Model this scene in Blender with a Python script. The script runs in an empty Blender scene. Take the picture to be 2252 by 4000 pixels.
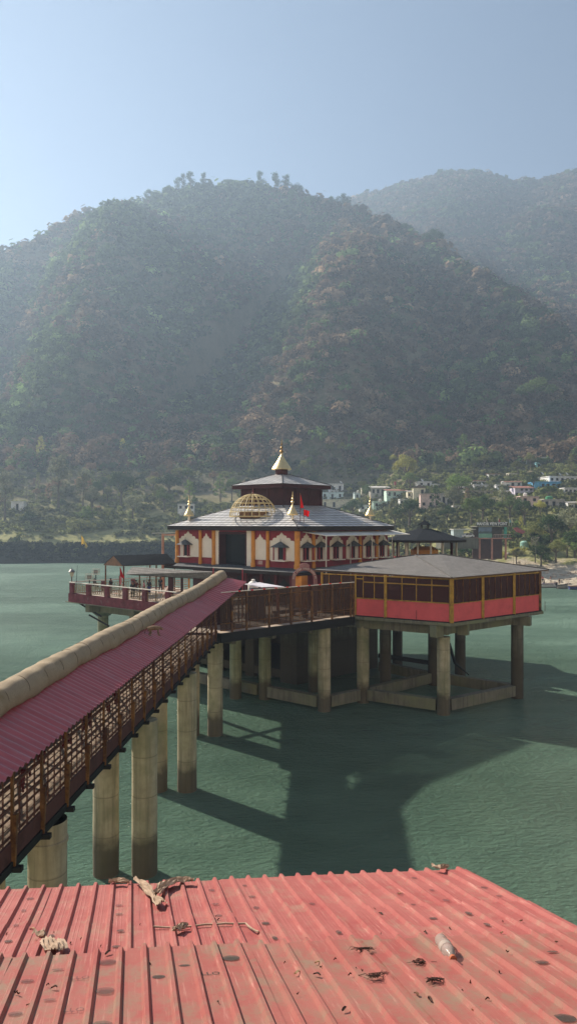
import bpy, bmesh, math, random
import numpy as np
from mathutils import Vector, Matrix
random.seed(7)
rng = np.random.default_rng(7)
S = 4.0 / 3.0            # drawing units to metres, applied to everything at the end
F, CX, HZ, H = 2787.0, 1126.0, 2040.0, 12.0
scene = bpy.context.scene
col = scene.collection
pi = math.pi

def P(px, py, Y): return Vector(((px - CX) / F * Y, Y, H - (py - HZ) / F * Y))
def G(px, py, z):
    Y = (H - z) * F / (py - HZ)
    return P(px, py, Y)
def zpy(py, Y): return H - (py - HZ) / F * Y
def R(a, b): return random.uniform(a, b)

# ------------------------------------------------------------------ materials
def lin(r, g, b):
    f = lambda c: c / 12.92 / 255 if c / 255 <= .04045 else ((c / 255 + .055) / 1.055) ** 2.4
    return (f(r), f(g), f(b))

class NT:
    def __init__(s, name):
        s.m = bpy.data.materials.new(name); s.m.use_nodes = True
        s.t = s.m.node_tree; s.n = s.t.nodes; s.l = s.t.links
        s.b = s.n['Principled BSDF']; s.out = s.n['Material Output']
    def node(s, ty, **kw):
        x = s.n.new(ty)
        for k, v in kw.items():
            if k.startswith('_'): x.inputs[k[1:].replace('_', ' ')].default_value = v
            else: setattr(x, k, v)
        return x
    def link(s, a, b): s.l.new(a, b)
    def pos(s, scale=(1, 1, 1)):
        g = s.node('ShaderNodeNewGeometry')
        v = s.node('ShaderNodeVectorMath', operation='MULTIPLY')
        v.inputs[1].default_value = [c / S for c in scale]
        s.link(g.outputs['Position'], v.inputs[0]); return v.outputs[0]
    def noise(s, vec, scale, detail=4, rough=.6):
        x = s.node('ShaderNodeTexNoise'); x.inputs['Scale'].default_value = scale
        x.inputs['Detail'].default_value = detail; x.inputs['Roughness'].default_value = rough
        s.link(vec, x.inputs['Vector']); return x.outputs['Fac']
    def ramp(s, fac, a, b, ca=(0, 0, 0), cb=(1, 1, 1)):
        r = s.node('ShaderNodeValToRGB'); e = r.color_ramp.elements
        e[0].position = a; e[1].position = b
        e[0].color = (*ca, 1); e[1].color = (*cb, 1)
        s.link(fac, r.inputs[0]); return r.outputs[0]
    def mix(s, fac, a, b, blend='MIX'):
        m = s.node('ShaderNodeMix', data_type='RGBA', blend_type=blend)
        for sock, v in ((m.inputs[0], fac), (m.inputs[6], a), (m.inputs[7], b)):
            if hasattr(v, 'is_linked'): s.link(v, sock)
            elif isinstance(v, (int, float)): sock.default_value = v
            else: sock.default_value = (*v[:3], 1)
        return m.outputs[2]
    def bump(s, h, strength, dist=.02):
        b = s.node('ShaderNodeBump'); b.inputs['Strength'].default_value = strength
        b.inputs['Distance'].default_value = dist
        s.link(h, b.inputs['Height']); s.link(b.outputs[0], s.b.inputs['Normal'])

def mul(c, k): return tuple(min(1, x * k) for x in c)

def mat(name, c, rough=.8, metal=0, var=.25, vs=1.5, dirt=None, da=(.5, .7), ds=.6, bump=0, bs=12, spec=.3, stretch=(1, 1, 1), fine=None):
    t = NT(name); p = t.pos(stretch)
    n1 = t.noise(p, vs, 5)
    o = t.ramp(n1, .3, .7, mul(c, 1 - var), mul(c, 1 + var))
    if fine:
        o = t.mix(t.ramp(t.noise(p, fine[0], 3), .4, .6), o, mul(c, fine[1]))
    if dirt:
        o = t.mix(t.ramp(t.noise(p, ds, 6, .7), *da), o, dirt)
    t.link(o, t.b.inputs['Base Color'])
    t.b.inputs['Roughness'].default_value = rough
    t.b.inputs['Metallic'].default_value = metal
    t.b.inputs['Specular IOR Level'].default_value = spec
    if bump: t.bump(t.noise(p, bs, 4), bump)
    return t.m

def concrete(name, c, stain_z=1.15, green=(.20, .21, .12)):
    t = NT(name); p = t.pos()
    o = t.ramp(t.noise(p, 1.2, 6, .65), .3, .72, mul(c, .7), mul(c, 1.2))
    streak = t.noise(t.pos((5, 5, .35)), 1.0, 5)
    o = t.mix(t.ramp(streak, .45, .72), o, mul(c, .45))
    o = t.mix(t.ramp(t.noise(p, .5, 4), .45, .68), o, green)
    if stain_z is not None:
        sx = t.node('ShaderNodeSeparateXYZ'); t.link(t.pos(), sx.inputs[0])
        a = t.node('ShaderNodeMath', operation='MULTIPLY_ADD'); t.link(t.noise(p, 1.5, 4), a.inputs[0])
        a.inputs[1].default_value = 1.1; t.link(sx.outputs['Z'], a.inputs[2])
        dv = t.node('ShaderNodeMath', operation='DIVIDE'); t.link(a.outputs[0], dv.inputs[0]); dv.inputs[1].default_value = 8
        o = t.mix(t.ramp(dv.outputs[0], (stain_z + .35) / 8, (stain_z + .95) / 8, (.85, .85, .85), (0, 0, 0)), o, (.075, .062, .042))
        # form-work joints every couple of metres
        w = t.node('ShaderNodeMath', operation='MODULO'); t.link(sx.outputs['Z'], w.inputs[0]); w.inputs[1].default_value = 1.35
        o = t.mix(t.ramp(w.outputs[0], .02, .05, (.55, .55, .55), (0, 0, 0)), o, mul(c, .35))
    t.link(o, t.b.inputs['Base Color']); t.b.inputs['Roughness'].default_value = .9
    t.bump(t.noise(p, 9, 5), .35)
    return t.m

def slate(name, c1, c2, mortar, w=.42, h=.21, rough=.6, spec=.35, ms=.02, lap=.6):
    t = NT(name)
    uv = t.node('ShaderNodeTexCoord')
    br = t.node('ShaderNodeTexBrick'); t.link(uv.outputs['UV'], br.inputs['Vector'])
    br.inputs['Scale'].default_value = 1; br.inputs['Brick Width'].default_value = w; br.inputs['Row Height'].default_value = h
    br.inputs['Mortar Size'].default_value = ms; br.inputs['Mortar Smooth'].default_value = .3; br.inputs['Bias'].default_value = 0
    br.inputs['Color1'].default_value = (*c1, 1); br.inputs['Color2'].default_value = (*c2, 1); br.inputs['Mortar'].default_value = (*mortar, 1)
    p = t.pos()
    o = t.mix(t.ramp(t.noise(p, 1.1, 5), .45, .75), br.outputs['Color'], mul(c1, .55))
    t.link(o, t.b.inputs['Base Color']); t.b.inputs['Roughness'].default_value = rough
    t.b.inputs['Specular IOR Level'].default_value = spec
    # each course tilts: saw-tooth height along the slope
    sx = t.node('ShaderNodeSeparateXYZ'); t.link(uv.outputs['UV'], sx.inputs[0])
    m = t.node('ShaderNodeMath', operation='FRACT'); d = t.node('ShaderNodeMath', operation='DIVIDE')
    t.link(sx.outputs['Y'], d.inputs[0]); d.inputs[1].default_value = h; t.link(d.outputs[0], m.inputs[0])
    inv = t.node('ShaderNodeMath', operation='SUBTRACT'); inv.inputs[0].default_value = 1; t.link(m.outputs[0], inv.inputs[1])
    ad = t.node('ShaderNodeMath', operation='MULTIPLY_ADD'); t.link(br.outputs['Fac'], ad.inputs[0]); ad.inputs[1].default_value = -1; t.link(inv.outputs[0], ad.inputs[2])
    t.bump(ad.outputs[0], lap, .06)
    return t.m

def leafmat(name, c1, c2, trans=.35):
    t = NT(name)
    p = t.pos()
    a = t.ramp(t.noise(p, .9, 3), .3, .7, c1, c2)
    g = t.node('ShaderNodeObjectInfo')
    hs = t.node('ShaderNodeHueSaturation'); t.link(a, hs.inputs['Color'])
    mr = t.node('ShaderNodeMapRange'); t.link(g.outputs['Random'], mr.inputs[0]); mr.inputs[3].default_value = .7; mr.inputs[4].default_value = 1.35
    t.link(mr.outputs[0], hs.inputs['Value'])
    t.n.remove(t.b)
    d = t.node('ShaderNodeBsdfDiffuse'); tr = t.node('ShaderNodeBsdfTranslucent'); mx = t.node('ShaderNodeMixShader')
    mx.inputs[0].default_value = trans
    t.link(hs.outputs[0], d.inputs[0]); t.link(hs.outputs[0], tr.inputs[0])
    t.link(d.outputs[0], mx.inputs[1]); t.link(tr.outputs[0], mx.inputs[2]); t.link(mx.outputs[0], t.out.inputs[0])
    return t.m

def seethrough(name, c, alpha, rough=.7):
    t = NT(name); t.b.inputs['Base Color'].default_value = (*c, 1); t.b.inputs['Roughness'].default_value = rough
    t.b.inputs['Alpha'].default_value = alpha; t.b.inputs['Specular IOR Level'].default_value = .2
    return t.m

M = {}
M['conc'] = concrete('pier concrete', (.47, .42, .29))
M['conc_warm'] = concrete('warm pier concrete', (.44, .38, .26))
M['conc_green'] = concrete('mossy concrete', (.33, .35, .23))
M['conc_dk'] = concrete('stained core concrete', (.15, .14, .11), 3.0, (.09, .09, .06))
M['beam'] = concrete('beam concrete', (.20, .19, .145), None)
M['maroon'] = mat('maroon wall paint', (.27, .03, .045), .7, var=.2, dirt=(.2, .045, .05), bump=.1)
M['maroon_band'] = mat('weathered maroon parapet', (.17, .035, .045), .8, var=.35, vs=2.5, dirt=(.24, .13, .13), da=(.58, .72), ds=2.2, bump=.2)
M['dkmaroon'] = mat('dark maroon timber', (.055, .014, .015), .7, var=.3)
M['white'] = mat('off white wall paint', (.80, .75, .66), .8, var=.06, dirt=(.62, .57, .48), da=(.6, .85))
M['orange'] = mat('orange post paint', (.62, .27, .045), .6, var=.18, dirt=(.4, .16, .04))
M['yellow'] = mat('mustard frame paint', (.42, .25, .04), .6, var=.25, vs=4, dirt=(.2, .09, .03), ds=3)
M['rustyellow'] = mat('rusting ochre steel', (.2, .095, .03), .7, var=.4, vs=4, dirt=(.07, .025, .015), ds=2.5, da=(.45, .6))
M['rustbrown'] = mat('rusty brown steel', (.13, .052, .033), .75, var=.4, vs=5)
M['rustpanel'] = mat('oxblood fascia steel', (.10, .038, .032), .75, var=.35, vs=2, dirt=(.05, .02, .016), ds=2)
M['black'] = mat('blackened steel', (.012, .011, .011), .7, var=.3)
M['dark'] = mat('dark opening', (.008, .008, .009), .5, var=.3)
M['gold'] = mat('gilded metal', (.86, .66, .34), .42, .9, var=.12, vs=6, dirt=(.45, .3, .12), da=(.6, .8), ds=3)
M['goldpaint'] = mat('gold painted tube', (.60, .49, .26), .6, 0, var=.2, vs=4)
M['brass'] = mat('dull brass', (.33, .21, .08), .45, .8)
M['pinkred'] = mat('faded red wall sheet', (.72, .115, .13), .65, var=.1, vs=.9, dirt=(.62, .10, .11), ds=1.5, bump=.05)
M['slate_pale'] = slate('large slate tiles', (.68, .68, .68), (.52, .52, .54), (.14, .14, .15), .55, .36, .45, .5, .03, .3)  # one pale slate tone for every temple roof face
M['slate_grey'] = slate('small grey shingles', (.22, .207, .198), (.155, .147, .142), (.09, .086, .082), .2, .12, .8, .25, .012, .35)
M['slate_dark'] = slate('charcoal shingles', (.022, .027, .036), (.016, .02, .028), (.008, .009, .012), .25, .14, .9, .1, .015, .4)
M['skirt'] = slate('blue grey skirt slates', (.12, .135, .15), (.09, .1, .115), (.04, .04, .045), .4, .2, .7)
M['fascia'] = mat('dark fascia board', (.028, .02, .018), .7)
M['awning'] = mat('white sheet awning', (.62, .6, .55), .6, var=.1, dirt=(.4, .37, .3))
M['metalwhite'] = mat('pale painted tube', (.55, .52, .46), .5, var=.15)
M['pinkpost'] = mat('salmon painted post', (.6, .33, .24), .6)
M['straw'] = mat('jute padding', (.38, .30, .205), .95, var=.22, vs=1.4, dirt=(.24, .18, .1), da=(.52, .75), ds=1.8, bump=.5, bs=30, fine=(45, .75))
M['rope'] = mat('dark binding rope', (.17, .125, .08), .9)
M['deckfloor'] = mat('pale plank floor', (.23, .175, .125), .9, var=.35, vs=5, dirt=(.2, .13, .1), ds=3)
M['tilefloor'] = mat('light terrace tiles', (.42, .35, .28), .7, var=.3, vs=1.5, dirt=(.3, .12, .09), ds=1, da=(.55, .65))
M['skin'] = mat('brown skin', (.22, .11, .065), .6, var=.08)
M['hair'] = mat('black hair', (.012, .01, .009), .6)
M['fur'] = mat('grey brown fur', (.21, .14, .09), .95, var=.3, vs=14)
M['monkeyface'] = mat('pink bare skin', (.4, .17, .13), .7)
M['bell'] = mat('dark red bells and ribbons', (.12, .01, .012), .6)
M['lampglass'] = mat('milky lamp glass', (.6, .56, .48), .3)
M['lampcap'] = mat('grey lamp metal', (.2, .2, .2), .5, .4)
M['net'] = seethrough('brown mesh netting', (.09, .045, .028), .64)
M['iron'] = mat('tarnished brass ironwork', (.36, .27, .16), .6, .2)
M['pane'] = seethrough('dark tinted mesh pane', (.07, .018, .016), .82, .5)
M['louvre'] = mat('pink white louvre slats', (.6, .42, .36), .7)
M['wood'] = mat('varnished soffit boards', (.17, .085, .04), .6, var=.3, vs=4)
M['plastic'] = seethrough('clear crumpled plastic', (.42, .34, .30), .6, .2)
M['rubber'] = mat('black rubber', (.02, .02, .02), .8)
M['red'] = leafmat('red cloth', (.6, .015, .02), (.7, .02, .03), .5)
M['yellowcloth'] = leafmat('yellow cloth', (.85, .62, .02), (.95, .75, .04), .55)

M['tank'] = mat('white water tank plastic', (.7, .68, .64), .5)
def cm(name, c, **k):
    if name not in M: M[name] = mat(name, c, **k)
    return M[name]

# ------------------------------------------------------------------ mesh builder
class MB:
    def __init__(s): s.v = []; s.f = []; s.uv = []; s.smooth = False
    def face(s, pts, uv=None):
        i = len(s.v); s.v += [Vector(p) for p in pts]
        s.f.append(list(range(i, i + len(pts)))); s.uv.append(uv); return s
    def hexa(s, p):   # 8 points: bottom ring 0-3, top ring 4-7
        i = len(s.v); s.v += [Vector(q) for q in p]
        for q in ((3, 2, 1, 0), (4, 5, 6, 7), (0, 1, 5, 4), (1, 2, 6, 5), (2, 3, 7, 6), (3, 0, 4, 7)):
            s.f.append([i + k for k in q]); s.uv.append(None)
        return s
    def box(s, x0, x1, y0, y1, z0, z1):
        return s.hexa([(x0, y0, z0), (x1, y0, z0), (x1, y1, z0), (x0, y1, z0), (x0, y0, z1), (x1, y0, z1), (x1, y1, z1), (x0, y1, z1)])
    def bar(s, p, q, w, h=None, up=(0, 0, 1)):
        p, q = Vector(p), Vector(q); h = h or w; d = (q - p).normalized(); up = Vector(up)
        if abs(d.dot(up)) > .98: up = Vector((1, 0, 0))
        a = d.cross(up).normalized(); b = a.cross(d)
        a = a * w / 2; b = b * h / 2
        return s.hexa([p - a - b, p + a - b, p + a + b, p - a + b, q - a - b, q + a - b, q + a + b, q - a + b])
    def tube(s, pts, r, n=8, cap=True):
        pts = [Vector(p) for p in pts]; rings = []
        rr = r if isinstance(r, (list, tuple)) else [r] * len(pts)
        pa = None
        for k, p in enumerate(pts):
            d = (pts[min(k + 1, len(pts) - 1)] - pts[max(k - 1, 0)])
            d = d.normalized() if d.length > 1e-9 else Vector((0, 0, 1))
            if pa is None: pa = d.orthogonal().normalized()
            a = (pa - d * pa.dot(d)); a = a.normalized() if a.length > 1e-6 else d.orthogonal().normalized()
            pa = a; b = d.cross(a); i = len(s.v)
            for j in range(n):
                t = 2 * pi * j / n; s.v.append(p + (a * math.cos(t) + b * math.sin(t)) * rr[k])
            rings.append(i)
        for k in range(len(rings) - 1):
            for j in range(n):
                s.f.append([rings[k] + j, rings[k] + (j + 1) % n, rings[k + 1] + (j + 1) % n, rings[k + 1] + j]); s.uv.append(None)
        if cap:
            s.f.append([rings[0] + j for j in reversed(range(n))]); s.uv.append(None)
            s.f.append([rings[-1] + j for j in range(n)]); s.uv.append(None)
        s.smooth = True
        return s
    def lathe(s, x, y, prof, n=16):   # prof: (r, z)
        return s.tubez([(x, y, z) for r, z in prof], [r for r, z in prof], n)
    def tubez(s, pts, rr, n):
        rings = []
        for p, r in zip(pts, rr):
            rings.append(len(s.v))
            for j in range(n):
                t = 2 * pi * j / n; s.v.append(Vector((p[0] + max(r, .0005) * math.cos(t), p[1] + max(r, .0005) * math.sin(t), p[2])))
        for k in range(len(rings) - 1):
            for j in range(n):
                s.f.append([rings[k] + j, rings[k] + (j + 1) % n, rings[k + 1] + (j + 1) % n, rings[k + 1] + j]); s.uv.append(None)
        s.f.append([rings[0] + j for j in reversed(range(n))]); s.uv.append(None)
        s.f.append([rings[-1] + j for j in range(n)]); s.uv.append(None)
        s.smooth = True
        return s
    def prism(s, pts, off):
        off = Vector(off); n = len(pts); i = len(s.v)
        s.v += [Vector(p) for p in pts] + [Vector(p) + off for p in pts]
        s.f.append([i + k for k in range(n)]); s.uv.append(None)
        s.f.append([i + n + k for k in reversed(range(n))]); s.uv.append(None)
        for k in range(n):
            s.f.append([i + k, i + (k + 1) % n, i + n + (k + 1) % n, i + n + k]); s.uv.append(None)
        return s
    def roofface(s, pts):   # first two points on the eave; UV in metres
        a, b = Vector(pts[0]), Vector(pts[1]); e = (b - a).normalized()
        nn = (b - a).cross(Vector(pts[2]) - a).normalized(); q = nn.cross(e)
        return s.face(pts, [((Vector(p) - a).dot(e) + 3.3, (Vector(p) - a).dot(q)) for p in pts])
    def build(s, name, m, parent=None, loc=None, smooth=None):
        o_ = Vector(loc) if loc is not None else (parent_world(parent) if parent is not None else None)
        if o_ is None:
            xs = s.v; o_ = Vector(((min(p.x for p in xs) + max(p.x for p in xs)) / 2, (min(p.y for p in xs) + max(p.y for p in xs)) / 2, min(p.z for p in xs)))
        me = bpy.data.meshes.new(name)
        me.from_pydata([p - o_ for p in s.v], [], s.f)
        if any(u is not None for u in s.uv):
            lay = me.uv_layers.new(name='UVMap'); k = 0
            for fi, f in enumerate(s.f):
                u = s.uv[fi]
                for j in range(len(f)):
                    lay.data[k].uv = u[j] if u else (0, 0); k += 1
        me.materials.append(m)
        if smooth if smooth is not None else s.smooth:
            me.polygons.foreach_set('use_smooth', [True] * len(me.polygons))
            me.set_sharp_from_angle(angle=math.radians(38))
        ob = bpy.data.objects.new(name, me); col.objects.link(ob)
        if parent is not None: ob.parent = parent
        else: ob.location = o_
        return ob

def parent_world(p):
    v = Vector((0, 0, 0))
    while p is not None: v += p.location; p = p.parent
    return v
def tag(o, label=None, cat=None, group=None, kind=None):
    for k, v in (('label', label), ('category', cat), ('group', group), ('kind', kind)):
        if v: o[k] = v
    return o
def thing(name, loc, label, cat, group=None):
    o = bpy.data.objects.new(name, None); o.empty_display_size = .2; col.objects.link(o); o.location = Vector(loc)
    return tag(o, label, cat, group)
def copy_tree(o, parent=None):
    c = o.copy(); col.objects.link(c)
    if parent is not None: c.parent = parent
    for ch in list(o.children): copy_tree(ch, c)
    return c

class Fr:
    """oblique ground frame: pt(a, b, z) = O + a*u + b*v"""
    def __init__(s, o, u, v=None):
        s.o = Vector((o[0], o[1])); s.u = Vector(u).normalized()
        s.w = Vector(v).normalized() if v is not None else Vector((-s.u.y, s.u.x))
    def pt(s, a, b, z): q = s.o + s.u * a + s.w * b; return Vector((q.x, q.y, z))
    def a_px(s, px, b):
        k = (px - CX) / F; q = s.o + s.w * b
        return (k * q.y - q.x) / (s.u.x - k * s.u.y)
    def b_px(s, px, a):
        k = (px - CX) / F; q = s.o + s.u * a
        return (k * q.y - q.x) / (s.w.x - k * s.w.y)
    def box(s, mb, a0, a1, b0, b1, z0, z1):
        p = [s.pt(a, b, z) for z in (z0, z1) for a, b in ((a0, b0), (a1, b0), (a1, b1), (a0, b1))]
        return mb.hexa(p)

# ------------------------------------------------------------------ camera, light, sky
cam = bpy.data.cameras.new('camera'); co = bpy.data.objects.new('camera', cam); col.objects.link(co)
co.location = (0, 0, H); co.rotation_euler = (pi / 2, 0, 0)
cam.sensor_fit = 'VERTICAL'; cam.sensor_height = 36; cam.lens = 36 * F / 4000; cam.shift_y = .01
cam.clip_start = .2; cam.clip_end = 6000
scene.camera = co
SUN = Vector((-1.11, .95, 1.0)).normalized()
el = math.asin(SUN.z); az = math.atan2(SUN.x, SUN.y)      # clockwise from +Y
sun = bpy.data.lights.new('sun', 'SUN'); sun.energy = 5.0; sun.angle = math.radians(1.0); sun.color = (1, .89, .74)
so = bpy.data.objects.new('sun', sun); col.objects.link(so); so.location = (-60, 60, 80)
so.rotation_euler = SUN.to_track_quat('Z', 'Y').to_euler()
w = bpy.data.worlds.new('World'); scene.world = w; w.use_nodes = True
nt = w.node_tree; sky = nt.nodes.new('ShaderNodeTexSky'); sky.sky_type = 'NISHITA'; sky.sun_disc = False
sky.sun_elevation = el; sky.sun_rotation = az; sky.air_density = 1.0; sky.dust_density = .25; sky.ozone_density = 1.15; sky.altitude = 600
bg = nt.nodes['Background']; nt.links.new(sky.outputs[0], bg.inputs[0]); bg.inputs[1].default_value = .041
scene.view_settings.view_transform = 'Standard'; scene.view_settings.look = 'None'
scene.view_settings.exposure = 1.25; scene.view_settings.gamma = 1
scene.cycles.volume_bounces = 0; scene.cycles.max_bounces = 6; scene.cycles.diffuse_bounces = 3
scene.cycles.transparent_max_bounces = 12
scene.cycles.use_denoising = True
# ------------------------------------------------------------------ terrain
def segdist(x, y, pts):
    """distance to a polyline and the interpolated third value at the nearest spot"""
    best = np.full(x.shape, 1e9); val = np.zeros(x.shape)
    for (ax, ay, av), (bx, by, bv) in zip(pts[:-1], pts[1:]):
        dx, dy = bx - ax, by - ay; L = dx * dx + dy * dy
        t = np.clip(((x - ax) * dx + (y - ay) * dy) / L, 0, 1)
        d = np.hypot(x - ax - t * dx, y - ay - t * dy); m = d < best
        best = np.where(m, d, best); val = np.where(m, av + t * (bv - av), val)
    return best, val
def hsh(i, j, s): 
    n = np.sin(i * 127.1 + j * 311.7 + s * 74.7) * 43758.5453
    return n - np.floor(n)
def vnoise(x, y, s=0):
    xi, yi = np.floor(x), np.floor(y); fx, fy = x - xi, y - yi
    fx = fx * fx * (3 - 2 * fx); fy = fy * fy * (3 - 2 * fy)
    a, b, c, d = hsh(xi, yi, s), hsh(xi + 1, yi, s), hsh(xi, yi + 1, s), hsh(xi + 1, yi + 1, s)
    return (a + (b - a) * fx) * (1 - fy) + (c + (d - c) * fx) * fy - .5
def ridge(lst): return [tuple((p.x, p.y, p.z)) for p in (P(*q) for q in lst)]
R1 = ridge([(-1900, 1520, 560), (-1200, 1310, 590), (-600, 1180, 600), (0, 1030, 590), (130, 975, 590), (300, 885, 595), (500, 830, 605), (700, 775, 615), (900, 755, 620), (1010, 757, 620), (1100, 775, 610), (1250, 815, 600), (1370, 850, 580)])
R2 = ridge([(1370, 840, 580), (1500, 895, 545), (1600, 960, 515), (1700, 985, 495), (1790, 1075, 470), (1900, 1110, 440), (2020, 1235, 410), (2130, 1290, 390), (2300, 1450, 365), (2600, 1650, 340), (3000, 1850, 300)])
R3 = ridge([(900, 1000, 930), (1200, 890, 930), (1380, 800, 920), (1500, 775, 910), (1700, 718, 900), (1800, 700, 890), (1900, 712, 880), (2000, 745, 870), (2100, 738, 870), (2252, 700, 860), (2500, 690, 850), (2900, 720, 820), (3600, 950, 780)])
SP = [([(62, 480, 0), (25, 400, 0), (3, 290, 0)], 27, 50), ([(-15, 590, 0), (-60, 330, 0)], -34, 46),
      ([(-128, 520, 0), (-110, 430, 0), (-105, 300, 0)], 34, 38), ([(-190, 560, 0), (-160, 310, 0)], -26, 32),
      ([(150, 470, 0), (95, 290, 0)], 26, 26), ([(110, 500, 0), (60, 300, 0)], -24, 26), ([(260, 760, 0), (330, 600, 0)], 40, 50)]
shx = [-900, -400, -60, -20, 0, 20, 35, 45, 60, 120, 400, 1000]; shy = [190, 205, 209, 207, 203, 190, 158, 138, 131, 118, 110, 100]
def height(x, y):
    x = np.asarray(x, float); y = np.asarray(y, float)
    sy = np.interp(x, shx, shy) + 2.5 * vnoise(x / 14, y * 0, 5) + 1.2 * vnoise(x / 4, y * 0, 6)
    d = y - sy
    r = np.interp(d, [-60, -8, 0, 3, 12, 30, 50, 80, 120, 170, 260, 400, 800], [-9, -2, 0, .6, 2.2, 6, 10, 15.5, 25, 40, 75, 110, 110])
    l = np.interp(d, [-60, -4, 0, 3.5, 9, 36, 66, 91, 150, 300, 800], [-9, -1.5, 0, 4.8, 5.6, 14, 24, 35, 62, 110, 110])
    wl = np.clip((14 - x) / 30, 0, 1); wl = wl * wl * (3 - 2 * wl)
    base = r * (1 - wl) + l * wl
    base = base + (1.6 * vnoise(x / 16, y / 16, 1) + .7 * vnoise(x / 5, y / 5, 2)) * np.clip((d - 4) / 30, 0, 1)
    d1, v1 = segdist(x, y, R1); d2, v2 = segdist(x, y, R2); d3, v3 = segdist(x, y, R3)
    def tent(d, v, k): return v - k * (np.sqrt(d * d + 64) - 8)
    t = np.maximum(tent(d1, v1, .83), tent(d2, v2, .86))
    sp = 0
    for line, hh, ww in SP:
        ds, _ = segdist(x, y, line); sp = sp + hh * np.exp(-(ds / ww) ** 2)
    fall = np.clip((np.minimum(d1, d2) - 5) / 70, 0, 1)
    t = t + (sp + 16 * vnoise(x / 70, y / 70, 3) + 8 * vnoise(x / 28, y / 28, 4)) * fall * np.clip((t - 20) / 50, 0, 1)
    t3 = tent(d3, v3, .8) + (30 * vnoise(x / 90, y / 90, 8) + 10 * vnoise(x / 35, y / 35, 9)) * np.clip(d3 / 60, 0, 1)
    t = np.maximum(t, t3)
    k = 6.0
    hh = np.maximum(base, t) + k * np.exp(-np.abs(base - t) / k) * .5 * np.clip(d / 40, 0, 1)
    return hh
def h1(x, y): return float(height(np.array([x]), np.array([y]))[0])
_Y = np.arange(112, 1000, .5)
def ground_at(px, py, ymin=112):
    z = H - (py - HZ) / F * _Y; g = height((px - CX) / F * _Y, _Y)
    k = np.where((g >= z) & (_Y >= ymin))[0]
    Y = _Y[k[0]] if len(k) else 300.
    x = (px - CX) / F * Y
    return Vector((x, float(Y), h1(x, Y)))
def skyline(px, y0=400, y1=760):
    Y = np.arange(y0, y1, 2.); g = height((px - CX) / F * Y, Y); k = np.argmax((g - H) / Y)
    return Vector(((px - CX) / F * Y[k], float(Y[k]), float(g[k])))

xs = np.concatenate([np.arange(-1000, -400, 16), np.arange(-400, -150, 5), np.arange(-150, 160, 2.), np.arange(160, 460, 5), np.arange(460, 1100, 16)])
ys = np.concatenate([np.arange(60, 112, 6), np.arange(112, 340, 2.), np.arange(340, 700, 5), np.arange(700, 1000, 8), np.arange(1000, 1500, 30)])
X, Y = np.meshgrid(xs, ys); Z = height(X, Y)
nx, ny = len(xs), len(ys)
idx = np.arange(nx * ny).reshape(ny, nx)
fc = np.stack([idx[:-1, :-1], idx[:-1, 1:], idx[1:, 1:], idx[1:, :-1]], -1).reshape(-1, 4)
def np_mesh(name, V, Fq, m, colors=None, smooth=False):
    me = bpy.data.meshes.new(name); n = len(Fq)
    me.vertices.add(len(V)); me.vertices.foreach_set('co', V.astype(np.float32).ravel())
    me.loops.add(n * 4); me.loops.foreach_set('vertex_index', Fq.astype(np.int32).ravel())
    me.polygons.add(n); me.polygons.foreach_set('loop_start', np.arange(0, n * 4, 4, dtype=np.int32))
    if colors is not None:
        a = me.color_attributes.new('tint', 'FLOAT_COLOR', 'POINT'); a.data.foreach_set('color', colors.astype(np.float32).ravel())
    me.update(calc_edges=True); me.materials.append(m)
    if smooth: me.polygons.foreach_set('use_smooth', [True] * n)
    o = bpy.data.objects.new(name, me); col.objects.link(o); return o

t = NT('hillside ground'); p = t.pos()
o_ = t.ramp(t.noise(p, .06, 6, .7), .38, .62, (.10, .11, .05), (.22, .18, .11))
o_ = t.mix(t.ramp(t.noise(p, .6, 5, .7), .45, .7), o_, (.26, .21, .14))
sx = t.node('ShaderNodeSeparateXYZ'); t.link(p, sx.inputs[0])
gm = t.node('ShaderNodeMapRange'); t.link(sx.outputs['Z'], gm.inputs[0]); gm.inputs[1].default_value = 24; gm.inputs[2].default_value = 12
o_ = t.mix(gm.outputs[0], o_, t.ramp(t.noise(p, .35, 6, .7), .35, .62, (.16, .17, .065), (.36, .34, .16)))
bk = t.node('ShaderNodeMapRange'); t.link(sx.outputs['Z'], bk.inputs[0]); bk.inputs[1].default_value = 5.1; bk.inputs[2].default_value = 4.5
bx = t.node('ShaderNodeMapRange'); t.link(sx.outputs['X'], bx.inputs[0]); bx.inputs[1].default_value = 38; bx.inputs[2].default_value = 34
bm_ = t.node('ShaderNodeMath', operation='MULTIPLY'); t.link(bk.outputs[0], bm_.inputs[0]); t.link(bx.outputs[0], bm_.inputs[1])
o_ = t.mix(bm_.outputs[0], o_, (.055, .055, .038))
zz = t.node('ShaderNodeMath', operation='MULTIPLY_ADD'); t.link(t.noise(p, .25, 3), zz.inputs[0]); zz.inputs[1].default_value = 6; t.link(sx.outputs['Z'], zz.inputs[2])
m1 = t.node('ShaderNodeMapRange'); t.link(sx.outputs['X'], m1.inputs[0]); m1.inputs[1].default_value = 41; m1.inputs[2].default_value = 45
m2 = t.node('ShaderNodeMapRange'); t.link(zz.outputs[0], m2.inputs[0]); m2.inputs[1].default_value = 7.2; m2.inputs[2].default_value = 6.2
mm = t.node('ShaderNodeMath', operation='MULTIPLY'); t.link(m1.outputs[0], mm.inputs[0]); t.link(m2.outputs[0], mm.inputs[1])
sand = t.ramp(t.noise(p, 1.1, 6, .7), .38, .62, (.34, .28, .2), (.6, .53, .42))
o_ = t.mix(mm.outputs[0], o_, sand)
t.link(o_, t.b.inputs['Base Color']); t.b.inputs['Roughness'].default_value = 1; t.b.inputs['Specular IOR Level'].default_value = .05
t.bump(t.noise(p, 1.5, 6), .8, .5)
M['hill'] = t.m
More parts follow.
